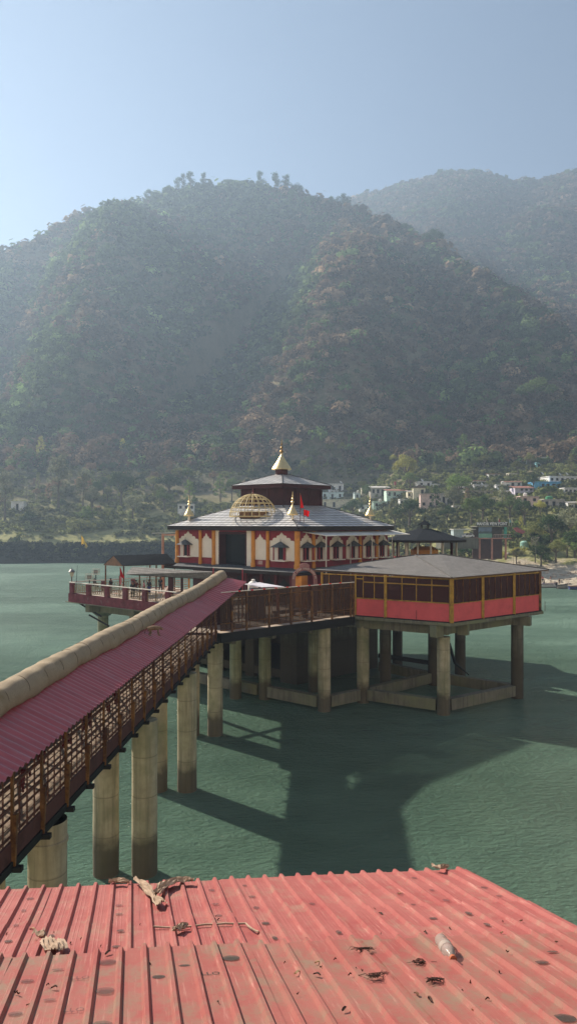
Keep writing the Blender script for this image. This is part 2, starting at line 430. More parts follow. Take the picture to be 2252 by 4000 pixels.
tag(np_mesh('hills', np.stack([X, Y, Z], -1).reshape(-1, 3), fc, M['hill'], smooth=True), kind='structure')

# river bed; unseen near bank raised and paled to bounce warm fill
bed = MB(); bed.face([(-1000, -300, -9.2), (1100, -300, -9.2), (1100, 70, -9.2), (-1000, 70, -9.2)])
tag(bed.build('ground', M['hill']), kind='structure')
nb = MB()
gx = [-1000 + 40 * i for i in range(53)]; gy = [(-285, 215), (-200, 165), (-110, 95), (-55, 42), (-22, 12), (-12, 6.5), (-2, 4.5), (2.5, 1.5), (6, -1.5), (12, -6), (20, -9.1)]
for i in range(len(gx) - 1):
    for j in range(len(gy) - 1):
        nb.face([(gx[i], *gy[j]), (gx[i + 1], *gy[j]), (gx[i + 1], *gy[j + 1]), (gx[i], *gy[j + 1])])
tag(nb.build('terrain', mat('near bank paled for bounce', (.50, .41, .30), .95, var=.25, vs=.05, dirt=(.3, .27, .15), da=(.5, .7), ds=.08)), kind='structure')

# water
t = NT('river water')
p = t.pos((1, 1, 1)); 
d1 = t.noise(t.pos((1.5, 3.0, 1)), 1.5, 6, .66); d2 = t.noise(t.pos((.28, .5, 1)), 1.0, 3, .5); d3 = t.noise(t.pos((.02, .045, 1)), 1.0, 3)
patch = t.ramp(d3, .4, .6)
cc = t.ramp(d2, .3, .7, (.130, .240, .178), (.175, .305, .225))
t.link(cc, t.b.inputs['Base Color'])
t.b.inputs['Roughness'].default_value = .15; t.b.inputs['IOR'].default_value = 1.33; t.b.inputs['Specular IOR Level'].default_value = .5
hgt = t.node('ShaderNodeMath', operation='MULTIPLY_ADD'); t.link(d2, hgt.inputs[0]); hgt.inputs[1].default_value = .9; t.link(d1, hgt.inputs[2])
b = t.node('ShaderNodeBump'); t.link(hgt.outputs[0], b.inputs['Height']); b.inputs['Distance'].default_value = 3.0
ms = t.node('ShaderNodeMapRange'); t.link(patch, ms.inputs[0]); ms.inputs[3].default_value = .7; ms.inputs[4].default_value = 1
t.link(ms.outputs[0], b.inputs['Strength']); t.link(b.outputs[0], t.b.inputs['Normal'])
sy = t.node('ShaderNodeSeparateXYZ'); t.link(t.pos(), sy.inputs[0])
ry = t.node('ShaderNodeMapRange'); t.link(sy.outputs['Y'], ry.inputs[0]); ry.inputs[1].default_value = 30; ry.inputs[2].default_value = 75; ry.inputs[3].default_value = .09; ry.inputs[4].default_value = .42
t.link(ry.outputs[0], t.b.inputs['Roughness'])
M['water'] = t.m
wt = MB(); wt.face([(-1000, -6, 0), (1100, -6, 0), (1100, 330, 0), (-1000, 330, 0)])
tag(wt.build('water', M['water']), kind='structure')

# haze
hz = MB(); hz.box(-990, 1090, -290, 1490, -10.5, 480)
t = NT('pale haze'); t.n.remove(t.b)
v = t.node('ShaderNodeVolumePrincipled'); v.inputs['Color'].default_value = (.56, .75, 1, 1)
v.inputs['Density'].default_value = .0007 / S; v.inputs['Anisotropy'].default_value = .34
t.link(v.outputs[0], t.out.inputs['Volume'])
tag(hz.build('haze', t.m), kind='stuff')

# ------------------------------------------------------------------ forest mass on the hills
def crown_template(n, seed, flat=.8):
    r = np.random.default_rng(seed)
    cl = r.normal(size=(7, 3)); cl /= np.linalg.norm(cl, axis=1)[:, None]; cl[:, 2] = np.abs(cl[:, 2]) * .9 - .15
    cl *= r.uniform(.35, .62, (7, 1))
    k = r.integers(0, 7, n); o = r.normal(size=(n, 3)); o /= np.linalg.norm(o, axis=1)[:, None]
    c = cl[k] + o * r.uniform(.25, .5, (n, 1)); c[:, 2] *= flat
    nrm = c + np.array([0, 0, .35]) + r.normal(size=(n, 3)) * .28; nrm /= np.linalg.norm(nrm, axis=1)[:, None]
    a = np.cross(nrm, r.normal(size=(n, 3))); a /= np.linalg.norm(a, axis=1)[:, None]; b = np.cross(nrm, a)
    s = r.uniform(.75, 1.3, (n, 1)) * 1.05 / math.sqrt(n) * 1.15
    q = np.stack([c - a * s - b * s * .7, c + a * s - b * s * .7, c + a * s * .7 + b * s, c - a * s * .8 + b * s * .8], 1)
    return q    # n,4,3
def visible(pts, top):
    cols = np.arange(-260, 2540, 10.)
    Yg = np.arange(112, 990, 3.)
    CXg = ((cols - CX) / F)[:, None] * Yg[None, :]
    g = height(CXg, np.broadcast_to(Yg, CXg.shape)); ang = (g - H) / Yg; cm_ = np.maximum.accumulate(ang, axis=1)
    px = pts[:, 0] / pts[:, 1] * F + CX
    ok = (px > -250) & (px < 2500)
    ci = np.clip(((px + 260) / 10).astype(int), 0, len(cols) - 1); yi = np.clip(((pts[:, 1] - 112) / 3).astype(int) - 2, 0, len(Yg) - 1)
    return ok & ((pts[:, 2] + top - H) / pts[:, 1] > cm_[ci, yi] - .004)
def forest(name, pts, size, cols, ncard, label, cat):
    Vs, Cs = [], []; kk = rng.integers(0, 6, len(pts))
    for k in range(6):
        T = crown_template(ncard, 100 + k + ncard, [.8, .95, .75, 1.1, .85, .7][k]); m = kk == k
        pp, ss, cc = pts[m], size[m], cols[m]; n = len(pp)
        th = rng.uniform(0, 6.28, n); c, s_ = np.cos(th), np.sin(th)
        q = T.reshape(-1, 3)[None] * ss[:, None, None]
        xx = q[..., 0] * c[:, None] - q[..., 1] * s_[:, None]; yy = q[..., 0] * s_[:, None] + q[..., 1] * c[:, None]
        q = np.stack([xx, yy, q[..., 2]], -1) + pp[:, None, :] + np.array([0, 0, 1])[None, None] * ss[:, None, None] * .45
        Vs.append(q.reshape(-1, 3))
        ca = np.repeat(cc[:, None, :], T.shape[0], 1) * rng.uniform(.82, 1.2, (n, T.shape[0], 1))
        ca = np.repeat(ca.reshape(-1, 3), 4, 0); Cs.append(np.concatenate([ca, np.ones((len(ca), 1))], 1))
    V = np.concatenate(Vs); C = np.concatenate(Cs)
    return tag(np_mesh(name, V, np.arange(len(V)).reshape(-1, 4), M['forest'], C), label, cat, kind='stuff')
t = NT('forest leaves'); t.n.remove(t.b)
at = t.node('ShaderNodeVertexColor', layer_name='tint')
d = t.node('ShaderNodeBsdfDiffuse'); tr = t.node('ShaderNodeBsdfTranslucent'); mx = t.node('ShaderNodeMixShader'); mx.inputs[0].default_value = .3
t.link(at.outputs[0], d.inputs[0]); t.link(at.outputs[0], tr.inputs[0]); t.link(d.outputs[0], mx.inputs[1]); t.link(tr.outputs[0], mx.inputs[2]); t.link(mx.outputs[0], t.out.inputs[0])
M['forest'] = t.m
def palette(x, y, n):
    brown = np.clip((vnoise(x / 45, y / 45, 21) + .8 * vnoise(x / 14, y / 14, 22)) * 2.4 + .35 + np.clip((x + 10) / 90, -.3, .8), 0, 1)
    u = rng.uniform(0, 1, n); pick = (u < brown * .8)[:, None]
    g = np.array([.040, .056, .028]) + rng.uniform(0, 1, (n, 1)) * np.array([.035, .05, .016])
    lt = (rng.uniform(0, 1, n) < .12)[:, None]; g = np.where(lt, np.array([.085, .115, .045]), g)
    b = np.array([.085, .060, .044]) + rng.uniform(0, 1, (n, 1)) * np.array([.04, .030, .022])
    return np.where(pick, b, g) * np.exp(rng.normal(size=(n, 1)) * .36) * 1.8
def scatter(n, x0, x1, y0, y1, zmin, top):
    x = rng.uniform(x0, x1, n); y = rng.uniform(y0, y1, n); z = height(x, y)
    p = np.stack([x, y, z], 1); m = (z > zmin) & visible(p, top); return p[m]
a_ = scatter(52000, -330, 330, 262, 660, 34, 5)
dens = rng.uniform(0, 1, len(a_)) < .62 + .5 * vnoise(a_[:, 0] / 9, a_[:, 1] / 9, 31)
a_ = a_[dens]
rr_ = []
for line, n_ in ((R1, 620), (R2, 380), (R3, 0)):
    for i_ in range(n_):
        k_ = rng.integers(0, len(line) - 1); f_ = rng.uniform(0, 1); x_ = line[k_][0] + (line[k_ + 1][0] - line[k_][0]) * f_ + rng.normal() * 3; y_ = line[k_][1] + (line[k_ + 1][1] - line[k_][1]) * f_ + rng.normal() * 4
        if abs(x_) < 330: rr_.append((x_, y_))
rr_ = np.array(rr_); rr_ = np.concatenate([rr_, height(rr_[:, 0], rr_[:, 1])[:, None]], 1); nrim = len(rr_); a_ = np.concatenate([a_, rr_]); print('FOREST', len(a_), flush=True)
big = rng.uniform(0, 1, len(a_)) ** 3.5; sz_ = 1.7 + 4.6 * big + a_[:, 1] * .002; sz_[-nrim:] = 3.0 + 7.5 * rng.uniform(0, 1, nrim) ** 2.2; pc_ = palette(a_[:, 0], a_[:, 1], len(a_)); nr_ = a_[:, 1] < 400; pc_ = pc_ * (1 + .35 * np.clip((340 - a_[:, 1]) / 60, 0, 1))[:, None] * np.array([1.05, 1.05, .95])  # lower trees tinted brighter to stand for haze-lit, sunlit tops
bg_n = nr_ & (sz_ > 3.4)
f1_ = forest('hillside_forest', a_[nr_ & ~bg_n], sz_[nr_ & ~bg_n], pc_[nr_ & ~bg_n], 60, 'lower wooded hillside of mixed green and brown scrub behind the temple', 'forest')
f3_ = forest('large_hillside_trees', a_[bg_n], sz_[bg_n], pc_[bg_n], 170, 'bigger tree crowns standing out of the scrub on the lower hillside', 'forest')
f2_ = forest('upper_hillside_forest', a_[~nr_], sz_[~nr_], pc_[~nr_], 36, 'hazy upper wooded hillside running up to the skyline behind the temple', 'forest')
b_ = scatter(34000, 20, 620, 560, 960, 60, 6)
d1_, _ = segdist(b_[:, 0], b_[:, 1], R1); 
b_ = b_[b_[:, 1] > 640]
q3_ = np.array([(R3[k][0] + (R3[k + 1][0] - R3[k][0]) * f + rng.normal() * 4, R3[k][1] + (R3[k + 1][1] - R3[k][1]) * f + rng.normal() * 5) for k in range(len(R3) - 1) for f in rng.uniform(0, 1, 60)]); q3_ = np.concatenate([q3_, height(q3_[:, 0], q3_[:, 1])[:, None]], 1); n3_ = len(b_); b_ = np.concatenate([b_, q3_])
forest('far_ridge_forest', b_, np.where(np.arange(len(b_)) < n3_, rng.uniform(3.5, 8, len(b_)), rng.uniform(5, 12, len(b_))), palette(b_[:, 0], b_[:, 1], len(b_)) * .62, 22, 'bluish wooded far ridge behind the nearer hill at right', 'forest')
# low scrub and grass clumps on the lower ground
c_ = scatter(30000, -150, 150, 128, 300, 1.2, 1)
sy_ = np.interp(c_[:, 0], shx, shy)
keep = ~((c_[:, 0] > 41) & (c_[:, 2] < 5.5)) & ((c_[:, 1] - sy_) > 1.5)
track = (c_[:, 0] < 10) & (np.abs(c_[:, 1] - sy_ - 10) < 2.6)
terr = (np.sin(c_[:, 1] * .35 + c_[:, 0] * .02) > .93)
c_ = c_[keep & ~track & ~terr & ~((c_[:, 0] < -8) & (c_[:, 1] - sy_ > 12) & (vnoise(c_[:, 0] / 11, c_[:, 1] / 6, 51) > .2))]
xb_ = rng.uniform(-95, 36, 2600); yb2_ = np.interp(xb_, shx, shy) + rng.uniform(-.5, 5.5, 2600); bk_ = np.stack([xb_, yb2_, height(xb_, yb2_)], 1); bk_ = bk_[(bk_[:, 2] > .1) & (bk_[:, 2] < 5.6)]
forest('bank_scrub', bk_, rng.uniform(.5, 1.3, len(bk_)), np.array([.05, .055, .032]) * rng.uniform(.6, 1.5, (len(bk_), 1)), 36, 'dark dry scrub hanging over the steep river bank', 'undergrowth')
sc_ = rng.uniform(0, 1, len(c_)) ** 2
colr = np.where((vnoise(c_[:, 0] / 12, c_[:, 1] / 12, 41) + rng.uniform(-.25, .25, len(c_)) > 0)[:, None], np.array([.22, .24, .09]), np.array([.14, .15, .07])) * rng.uniform(.7, 1.4, (len(c_), 1))
forest('scrub', c_, .55 + 1.1 * sc_, colr, 42, 'low green and straw coloured scrub covering the far bank', 'undergrowth')
# ------------------------------------------------------------------ concrete pillars and beams
def pillar(x, y, d, zt, label, m='conc', cap=False, grp='round concrete piers', zb=-4):
    mb = MB(); r = d / 2
    prof = [(r, zb)]; z = zb
    while z < zt - .9: z += .7; prof.append((r * R(.985, 1.015), z))
    prof += [(r, zt)]
    mb.lathe(x, y, prof, 24)
    o = thing('concrete_pillar', (x, y, zb), label, 'pillar', grp)
    mb.build('shaft', M[m], o)
    if cap:
        c = MB(); c.lathe(x, y, [(r * .97, zt), (r * .97, zt + .02), (r * 1.03, zt + .03), (r * 1.03, zt + .22), (r * .8, zt + .24)] if cap == 1 else [(r * 1.05, zt - .5), (r * 1.06, zt - .42), (r * .98, zt - .4), (r * .98, zt)], 24)
        c.build('collar', M[m], o)
    return o
XR = lambda y: -5.27 + .049 * (y - 13)
for y, lr, ll in ((16.2, 'nearest and thickest looking footbridge pier with a broken collar under the roof end', 'pale footbridge pier at the left frame edge behind the nearest pier'),
                  (24.4, 'tall pale footbridge pier second from the camera in the front row', 'yellowish footbridge pier banded with dark rings, left of the tall pale one'),
                  (32.0, 'third footbridge pier, dark wet base, at the right of a touching pair', 'third footbridge pier, dark wet base, at the left of a touching pair'),
                  (40.3, 'last footbridge pier with a grey collar where the bridge meets the deck', 'narrow lit sliver of pier half hidden behind the last collared bridge pier')):
    pillar(XR(y) - .2 - (.15 if y < 17 else 0), y, .87, 5.25, lr, 'conc_warm' if y < 17 else 'conc', 2 if y > 40 or y < 17 else False, 'piers of the footbridge')
    pillar(XR(y) - 1.42 - (.35 if y < 17 else .1), y, .87, 5.25, ll, 'conc_warm', False, 'piers of the footbridge')
for x, y, zt, l, m in ((-3.6, 48.7, 5.5, 'green tinged deck pier just right of the last footbridge pier', 'conc_green'), (-1.6, 48.5, 5.3, 'deck pier standing at the left end of the long waterline beam', 'conc_green'),
                    (2.27, 45.4, 5.35, 'front pier under the walkway where two waterline beams meet', 'conc'), (4.96, 47.6, 5.1, 'pier under the left corner of the red pavilion', 'conc'),
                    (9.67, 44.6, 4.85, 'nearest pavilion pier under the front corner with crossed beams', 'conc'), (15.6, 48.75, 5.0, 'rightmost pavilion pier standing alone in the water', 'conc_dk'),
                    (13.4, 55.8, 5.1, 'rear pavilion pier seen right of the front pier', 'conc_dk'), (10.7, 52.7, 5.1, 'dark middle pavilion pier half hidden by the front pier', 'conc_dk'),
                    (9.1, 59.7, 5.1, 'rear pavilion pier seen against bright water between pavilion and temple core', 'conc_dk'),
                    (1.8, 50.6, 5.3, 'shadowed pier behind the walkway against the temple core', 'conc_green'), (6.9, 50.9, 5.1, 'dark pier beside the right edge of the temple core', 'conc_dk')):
    pillar(x, y, .82, zt, l, m, False, 'piers of the temple platform')
pillar(-15.3, 59.0, .87, 4.4, 'lone pier carrying the left end of the railed terrace', 'conc_green', False, 'piers of the temple platform')
pillar(-10.6, 55.2, .87, 4.6, 'terrace pier hidden mostly behind the footbridge roof', 'conc_green', False, 'piers of the temple platform')

def beam(p, q, z0, z1, w, label, m='beam'):
    mb = MB(); p, q = Vector(p), Vector(q); zc = (z0 + z1) / 2
    mb.bar((p.x, p.y, zc), (q.x, q.y, zc), w, z1 - z0)
    tag(mb.build('concrete_beam', M[m], smooth=False), label, 'beam', 'concrete beams of the platform')
for p, q, l in (((-9.0, 54.6), (-2.0, 48.8), 'waterline tie beam running left behind the bridge piers'), ((-1.3, 48.2), (1.9, 45.65), 'waterline tie beam between the two walkway piers'),
                ((2.6, 45.7), (4.6, 47.3), 'short waterline tie beam from walkway pier to pavilion pier'), ((5.3, 47.35), (9.3, 44.85), 'waterline tie beam along the left side of the pavilion'),
                ((10.05, 44.85), (15.2, 48.5), 'waterline tie beam along the right side of the pavilion'), ((15.25, 49.0), (11.1, 52.5), 'waterline tie beam behind the pavilion at right'),
                ((5.3, 47.9), (10.3, 52.4), 'diagonal waterline tie beam under the pavilion'), ((7.3, 56.7), (10.4, 52.95), 'rear waterline tie beam from the temple core')):
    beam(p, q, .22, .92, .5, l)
lg = MB(); lg.bar(G(1476, 2560, 1.9), P(1684, 2590, 53.2), .22, .3); tag(lg.build('leaning_log', M['black'], smooth=False), 'dark log leaning across the water behind the pavilion piers', 'log')
lg = MB(); lg.tube([P(1752, 2515, 47), P(1775, 2590, 49.5), P(1830, 2637, 51)], [.12, .1, .03], 7); tag(lg.build('broken_branch', M['black']), 'black broken branch leaning beside the rear pavilion pier', 'branch')

# ------------------------------------------------------------------ temple frame, deck and core
UH = Vector((-.77, .638)).normalized(); VH = Vector((.73, .68)).normalized()
T = Fr((-.57, 59.5), UH, VH)
A = Vector((-17.5, 57.3)); TE = Fr(A, -UH, VH)
deck = thing('temple_platform', (0, 58, 5.4), 'broad concrete deck on piers carrying the temple, terrace and walkway', 'platform')
poly = [(-17.5, 57.3), (-9.9, 51.05), (-6.3, 48.1), (-6.3, 39.9), (-3.75, 39.4), (4.25, 46.5), (2.1, 48.4), (9.9, 54.9), (15.5, 60), (15.5, 65.5), (8, 70), (-4, 71), (-10.93, 63.4)]
mb = MB(); mb.prism([(x, y, 5.62) for x, y in poly], (0, 0, .25)); mb.build('deck_slab', M['tilefloor'], deck, smooth=False)
mb = MB(); TE.box(mb, .1, 12.6, .05, 9, 5.86, 6.24); mb.build('terrace_floor', M['tilefloor'], deck, smooth=False)
mb = MB()
for p, q in zip(poly[2:5], poly[3:6]): mb.bar((p[0], p[1], 5.6), (q[0], q[1], 5.6), .2, .52)
mb.build('edge_girder', M['black'], deck, smooth=False)
mb = MB()
L_ = Fr((-3.75, 39.4), (8.0, 7.1))
for a in (1, 4, 7, 9.5): L_.box(mb, a, a + .3, .3, 11, 5.1, 5.6)
for b in (3, 6.5): L_.box(mb, -1, 12, b, b + .35, 4.95, 5.08)
mb.build('under_beam', M['conc_dk'], deck, smooth=False)
mb = MB()
TE.box(mb, 1.6, 12, 1.2, 1.75, 4.85, 5.6); TE.box(mb, 1.6, 2.15, .3, 8, 4.9, 5.6); TE.box(mb, 7.2, 7.7, .25, 8, 4.55, 5.6)
mb.build('terrace_beam', M['beam'], deck, smooth=False)
mb = MB(); mb.lathe(-15.3, 59.0, [(.55, 4.3), (.95, 4.6), (.95, 4.86)], 4 * 5); mb.build('pier_head', M['beam'], deck)
mb = MB(); mb.bar(TE.pt(.3, .5, 5.55), TE.pt(2.2, 1.3, 4.5), .1, .12); mb.bar(TE.pt(1.3, .8, 4.6), TE.pt(2.5, 1.8, 3.7), .1, .12); mb.build('brace', M['black'], deck, smooth=False)
mb = MB(); TE.box(mb, -.35, 12, -.22, .3, 5.58, 5.63); mb.build('drip_ledge', M['beam'], deck, smooth=False)

core = thing('temple_core', T.pt(0, 0, -4), 'massive stained concrete core rising from the water under the temple', 'foundation')
mb = MB()
T.box(mb, -5.9, -5.5, -4.6, 4.6, -4, 5.6); T.box(mb, -5.5, 5.9, 4.2, 4.6, -4, 5.6); T.box(mb, 5.5, 5.9, -4.6, 4.2, -4, 5.6)
for a0, a1 in ((-5.5, -4.3), (-1.6, -.7), (2.0, 2.9)): T.box(mb, a0, a1, -4.6, -4.2, -4, 5.6)
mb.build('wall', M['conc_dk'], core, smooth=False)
mb = MB(); T.box(mb, -5.5, 5.5, -4.55, 4.15, .3, .9); mb.build('base_slab', M['conc_dk'], core, smooth=False)

# ------------------------------------------------------------------ the temple
tm = thing('temple_building', T.pt(0, 0, 5.87), 'maroon and white two tiered temple with slate roofs and gilded spires', 'temple')
ZF, ZE = 8.64, 11.36
UU, VV = 6.45, 5.15
mb = MB()   # lower storey
T.box(mb, -UU + .3, UU - .3, -VV + 1.3, VV - .2, 5.87, 8.3); mb.build('lower_wall', M['dkmaroon'], tm, smooth=False)
mb = MB(); T.box(mb, -UU - .75, UU + .6, -VV - .9, VV + .6, 8.16, 8.38); mb.build('storey_slab', M['fascia'], tm, smooth=False)
mb = MB()
c0 = [T.pt(-UU - .8, -VV - .95, 8.40), T.pt(UU + .7, -VV - .95, 8.40), T.pt(UU + .7, VV, 8.40), T.pt(-UU - .8, VV, 8.40)]
c1 = [T.pt(-UU + .1, -VV + .1, 8.66), T.pt(UU - .1, -VV + .1, 8.66), T.pt(UU - .1, VV - .1, 8.66), T.pt(-UU + .1, VV - .1, 8.66)]
for k in range(4):
    j = (k + 1) % 4; mb.roofface([c0[j], c0[k], c1[k], c1[j]])
mb.face(c0)
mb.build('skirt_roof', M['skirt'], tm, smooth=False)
# lower arcade on the left face: valance arches between square columns
def cusp(fr, a0, a1, b, z0, zs, zt, n=3, inv=False):
    """outline of a cusped ogee arch panel in a wall plane"""
    mid = (a0 + a1) / 2; L = [(a0, z0), (a0, zs)]
    key = [(0, 0), (.30, .26), (.62, .50), (.80, .72)] if n == 3 else [(0, 0), (.5, .38), (.72, .6)]
    W, Hh = mid - a0, zt - zs
    for (x0, y0), (x1, y1) in zip(key[:-1], key[1:]):
        for k in range(1, 6):
            f = k / 5; x = x0 + (x1 - x0) * f; y = y0 + (y1 - y0) * f
            bl = math.sin(pi * f) * .30 * math.hypot(x1 - x0, y1 - y0)
            L.append((a0 + (x - bl * .55) * W, zs + (y + bl * .8) * Hh))
        L.append((a0 + (x1 + .02) * W, zs + (y1 - .01) * Hh))
    L += [(a0 + .90 * W, zs + .84 * Hh), (a0 + .965 * W, zs + .92 * Hh), (mid, zt)]
    Rr = [(2 * mid - x, z) for x, z in reversed(L[:-1])]
    return [fr.pt(a, b, z) for a, z in L + Rr]
T2 = Fr(T.pt(-UU, 0, 0), VH, UH)    # right face: a runs along v, negative b is outward
def recess(fr, a0, a1, b, name='opening', z0=5.9, zs=7.1, zt=7.75):
    m_ = MB(); m_.prism(cusp(fr, a0, a1, b, z0, zs, zt, 2), (fr.w * -.03).to_3d()); m_.build(name, M['dark'], tm, smooth=False)
for px0, px1 in ((1028, 1072), (1085, 1132), (905, 960), (968, 1020)):
    recess(T, T.a_px(px1, -3.86), T.a_px(px0, -3.86), -3.84)
for px in (1022, 1078, 1138, 962):
    mb = MB(); a = T.a_px(px, -VV + 1.2); T.box(mb, a - .1, a + .1, -VV + 1.1, -VV + 1.28, 5.87, 8.16); mb.build('arcade_column', M['maroon_band'], tm, smooth=False)
mb = MB()
a = T.a_px(1171, -VV - .3); T.box(mb, a - .33, a + .33, -VV - .5, -VV + .1, 5.87, 8.16); mb.build('lower_corner_column', M['orange'], tm, smooth=False)
mb = MB(); T.box(mb, -UU - .3, -UU + .3, -VV + .3, VV - .2, 5.87, 8.16); mb.build('lower_side_wall', M['maroon'], tm, smooth=False)
# main storey walls
mb = MB()
ad0, ad1 = T.a_px(964, -VV), T.a_px(856, -VV)
T.box(mb, -UU, ad0, -VV, -VV + .35, ZF - .1, ZE); T.box(mb, ad1, UU, -VV, -VV + .35, ZF - .1, ZE)
T.box(mb, ad0, ad1, -VV, -VV + .35, ZE - .12, ZE)
T.box(mb, UU - .3, UU, -VV + .35, VV, ZF - .1, ZE); T.box(mb, -UU, -UU + .3, -VV + .35, VV, ZF - .1, ZE); T.box(mb, -UU + .3, UU - .3, VV - .3, VV, ZF - .1, ZE)
mb.build('wall', M['maroon'], tm, smooth=False)
mb = MB(); T.box(mb, ad0 - .1, ad1 + .1, -VV + 1.1, -VV + 1.2, ZF, ZE)
door = mb.build('doorway', M['dark'], tm, smooth=False)
mb = MB()
T.box(mb, ad0 - .02, ad0 + .13, -VV - .05, -VV + 1.1, ZF, ZE - .12); T.box(mb, ad1 - .13, ad1 + .02, -VV - .05, -VV + 1.1, ZF, ZE - .12); T.box(mb, ad0 + .12, ad1 - .12, -VV - .04, -VV + .2, ZE - .3, ZE - .13)
mb.build('frame', M['dkmaroon'], door, smooth=False)
mb = MB(); T.box(mb, ad0 + .2, ad1 - .2, -VV + .5, -VV + .52, ZF + .1, ZE - .3); mb.build('pane', seethrough('smoky glass', (.012, .014, .018), .7, .3), door, smooth=False)
def panel(fr, a0, a1, zs, zt, n, b=None):
    m_ = MB(); m_.prism(cusp(fr, a0, a1, b, 9.15, zs, zt, n), (fr.w * -.035).to_3d()); m_.build('arch_panel', M['white'], tm, smooth=False)
sp = lambda fr, f, px0, px1, b: (f(px1, b), f(px0, b))
bl = -VV - .002
posts = [(691, .2), (781, .17), (833, .19), (987, .2), (1044, .17), (1159, .26)]
for (p0, p1, n, zs, zt) in ((695, 777, 3, 10.42, 11.28), (785, 828, 2, 10.42, 11.12), (992, 1040, 2, 10.42, 11.12), (1049, 1152, 3, 10.42, 11.26)):
    panel(T, T.a_px(p1, bl), T.a_px(p0, bl), zs, zt, n, bl)
for p0, p1 in ((838, 856), (964, 982)):
    m_ = MB(); T.box(m_, T.a_px(p1, -VV), T.a_px(p0, -VV), -VV - .05, -VV - .001, ZF, ZE - .02); m_.build('white_pilaster', M['white'], tm, smooth=False)
for px, w_ in posts:
    a = T.a_px(px, -VV - .15); q = T.pt(a, -VV - .12, 0)
    m_ = MB(); m_.lathe(q.x, q.y, [(w_ * .95, ZF - .05), (w_ * .95, ZF + .25), (w_ * .8, ZF + .3), (w_ * .78, ZE - .02)], 14); m_.build('orange_post', M['orange'], tm)
def bay_window(fr, ac, b0, d=.42, w_=.5, big=True):
    """projecting window: sill, slim posts, dark opening and a small pyramid hood"""
    m_ = MB(); fr.box(m_, ac - w_ * .62, ac + w_ * .62, b0 - .07, b0 - .036, 9.24, 10.16)
    win = m_.build('window', M['dark'], tm, smooth=False)
    for s_ in (-1, 1):
        m_ = MB(); fr.box(m_, ac + s_ * w_ - .035, ac + s_ * w_ + .035, b0 - d, b0 - d + .07, 9.2, 10.14); m_.build('slim_post', M['maroon'], win, smooth=False)
        m_ = MB(); fr.box(m_, ac + s_ * w_ * .66 - .025, ac + s_ * w_ * .66 + .025, b0 - .09, b0 - .03, 9.2, 10.14); m_.build('jamb', M['maroon'], win, smooth=False)
    m_ = MB(); fr.box(m_, ac - w_ - .16, ac + w_ + .16, b0 - d - .08, b0 - .037, 9.12, 9.19); m_.build('sill', M['white'], win, smooth=False)
    m_ = MB(); e = w_ + .22; y0, y1 = b0 - d - .14, b0 - .01; z0, z1 = 10.14, 10.60
    c_ = [fr.pt(ac - e, y0, z0), fr.pt(ac + e, y0, z0), fr.pt(ac + e, y1, z0), fr.pt(ac - e, y1, z0)]; ap = fr.pt(ac, (y0 + y1) / 2 + .08, z1)
    for k in range(4): m_.roofface([c_[k], c_[(k + 1) % 4], ap])
    m_.face(list(reversed(c_))); m_.tube([ap, ap + Vector((0, 0, .2))], [.03, .005], 5)
    m_.build('hood', M['skirt'], win, smooth=False)
for px in (728, 1099): bay_window(T, T.a_px(px, -VV - .1), -VV - .001)
m_ = MB(); a = T.a_px(1014, -VV - .04); T.box(m_, a - .32, a + .32, -VV - .045, -VV - .001, 8.78, 9.1); pl = m_.build('plaque', mat('pinkish notice plaque', (.35, .12, .12)), tm, smooth=False)
m_ = MB()
for k in range(5): T.box(m_, a - .26, a + R(.1, .26), -VV - .05, -VV - .046, 8.83 + k * .055, 8.85 + k * .055)
m_.build('lettering', M['white'], pl, smooth=False)
# right face windows, posts
def bpx(px, a=-UU): return T.b_px(px, a)
br_ = -.001
for px, n, wd in ((1196, 3, .72), (1250, 2, .58), (1313, 3, .72), (1376, 3, .72), (1440, 3, .72), (1492, 3, .6)):
    ac = bpx(px, -UU - .03); 
    m_ = MB(); m_.prism(cusp(T2, ac - wd, ac + wd, -.001, 9.15, 10.42, 11.25, n), (T2.w * -.035).to_3d())
    fr2 = T2
    m_.build('arch_panel', M['white'], tm, smooth=False)
T3o = T2
for px in (1196, 1250, 1313, 1376, 1440, 1492): bay_window(T3o, bpx(px, -UU - .1), -.001, w_=.4)
for px in (1224, 1405, 1470):
    ac = bpx(px, -UU - .1); q = T3o.pt(ac, -.1, 0); m_ = MB(); m_.lathe(q.x, q.y, [(.17, ZF - .05), (.17, ZF + .25), (.14, ZF + .3), (.14, ZE - .02)], 12); m_.build('orange_post', M['orange'], tm)
# main roof
ZR = 11.68; eu0, eu1, ev = -UU - .58, UU + .62, VV + .62
e_ = [T.pt(eu0, -ev, ZR), T.pt(eu1, -ev, ZR), T.pt(eu1, ev, ZR), T.pt(eu0, ev - .45, ZR)]
h_ = 2.25; t_ = [T.pt(-h_, -h_, 13.35), T.pt(h_, -h_, 13.35), T.pt(h_, h_, 13.35), T.pt(-h_, h_, 13.35)]
mb = MB()
for k in range(4): j = (k + 1) % 4; mb.roofface([e_[j], e_[k], t_[k], t_[j]])
mr_ = mb.build('main_roof', M['slate_pale'], tm, smooth=False)
mb = MB(); dz = Vector((0, 0, -.03)); mb.prism([p + dz - Vector((0, 0, .27)) for p in [T.pt(eu0 + .04, -ev + .04, ZR), T.pt(eu1 - .04, -ev + .04, ZR), T.pt(eu1 - .04, ev - .04, ZR), T.pt(eu0 + .04, ev - .49, ZR)]], (0, 0, .29))
mb.build('fascia', M['fascia'], mr_, smooth=False)
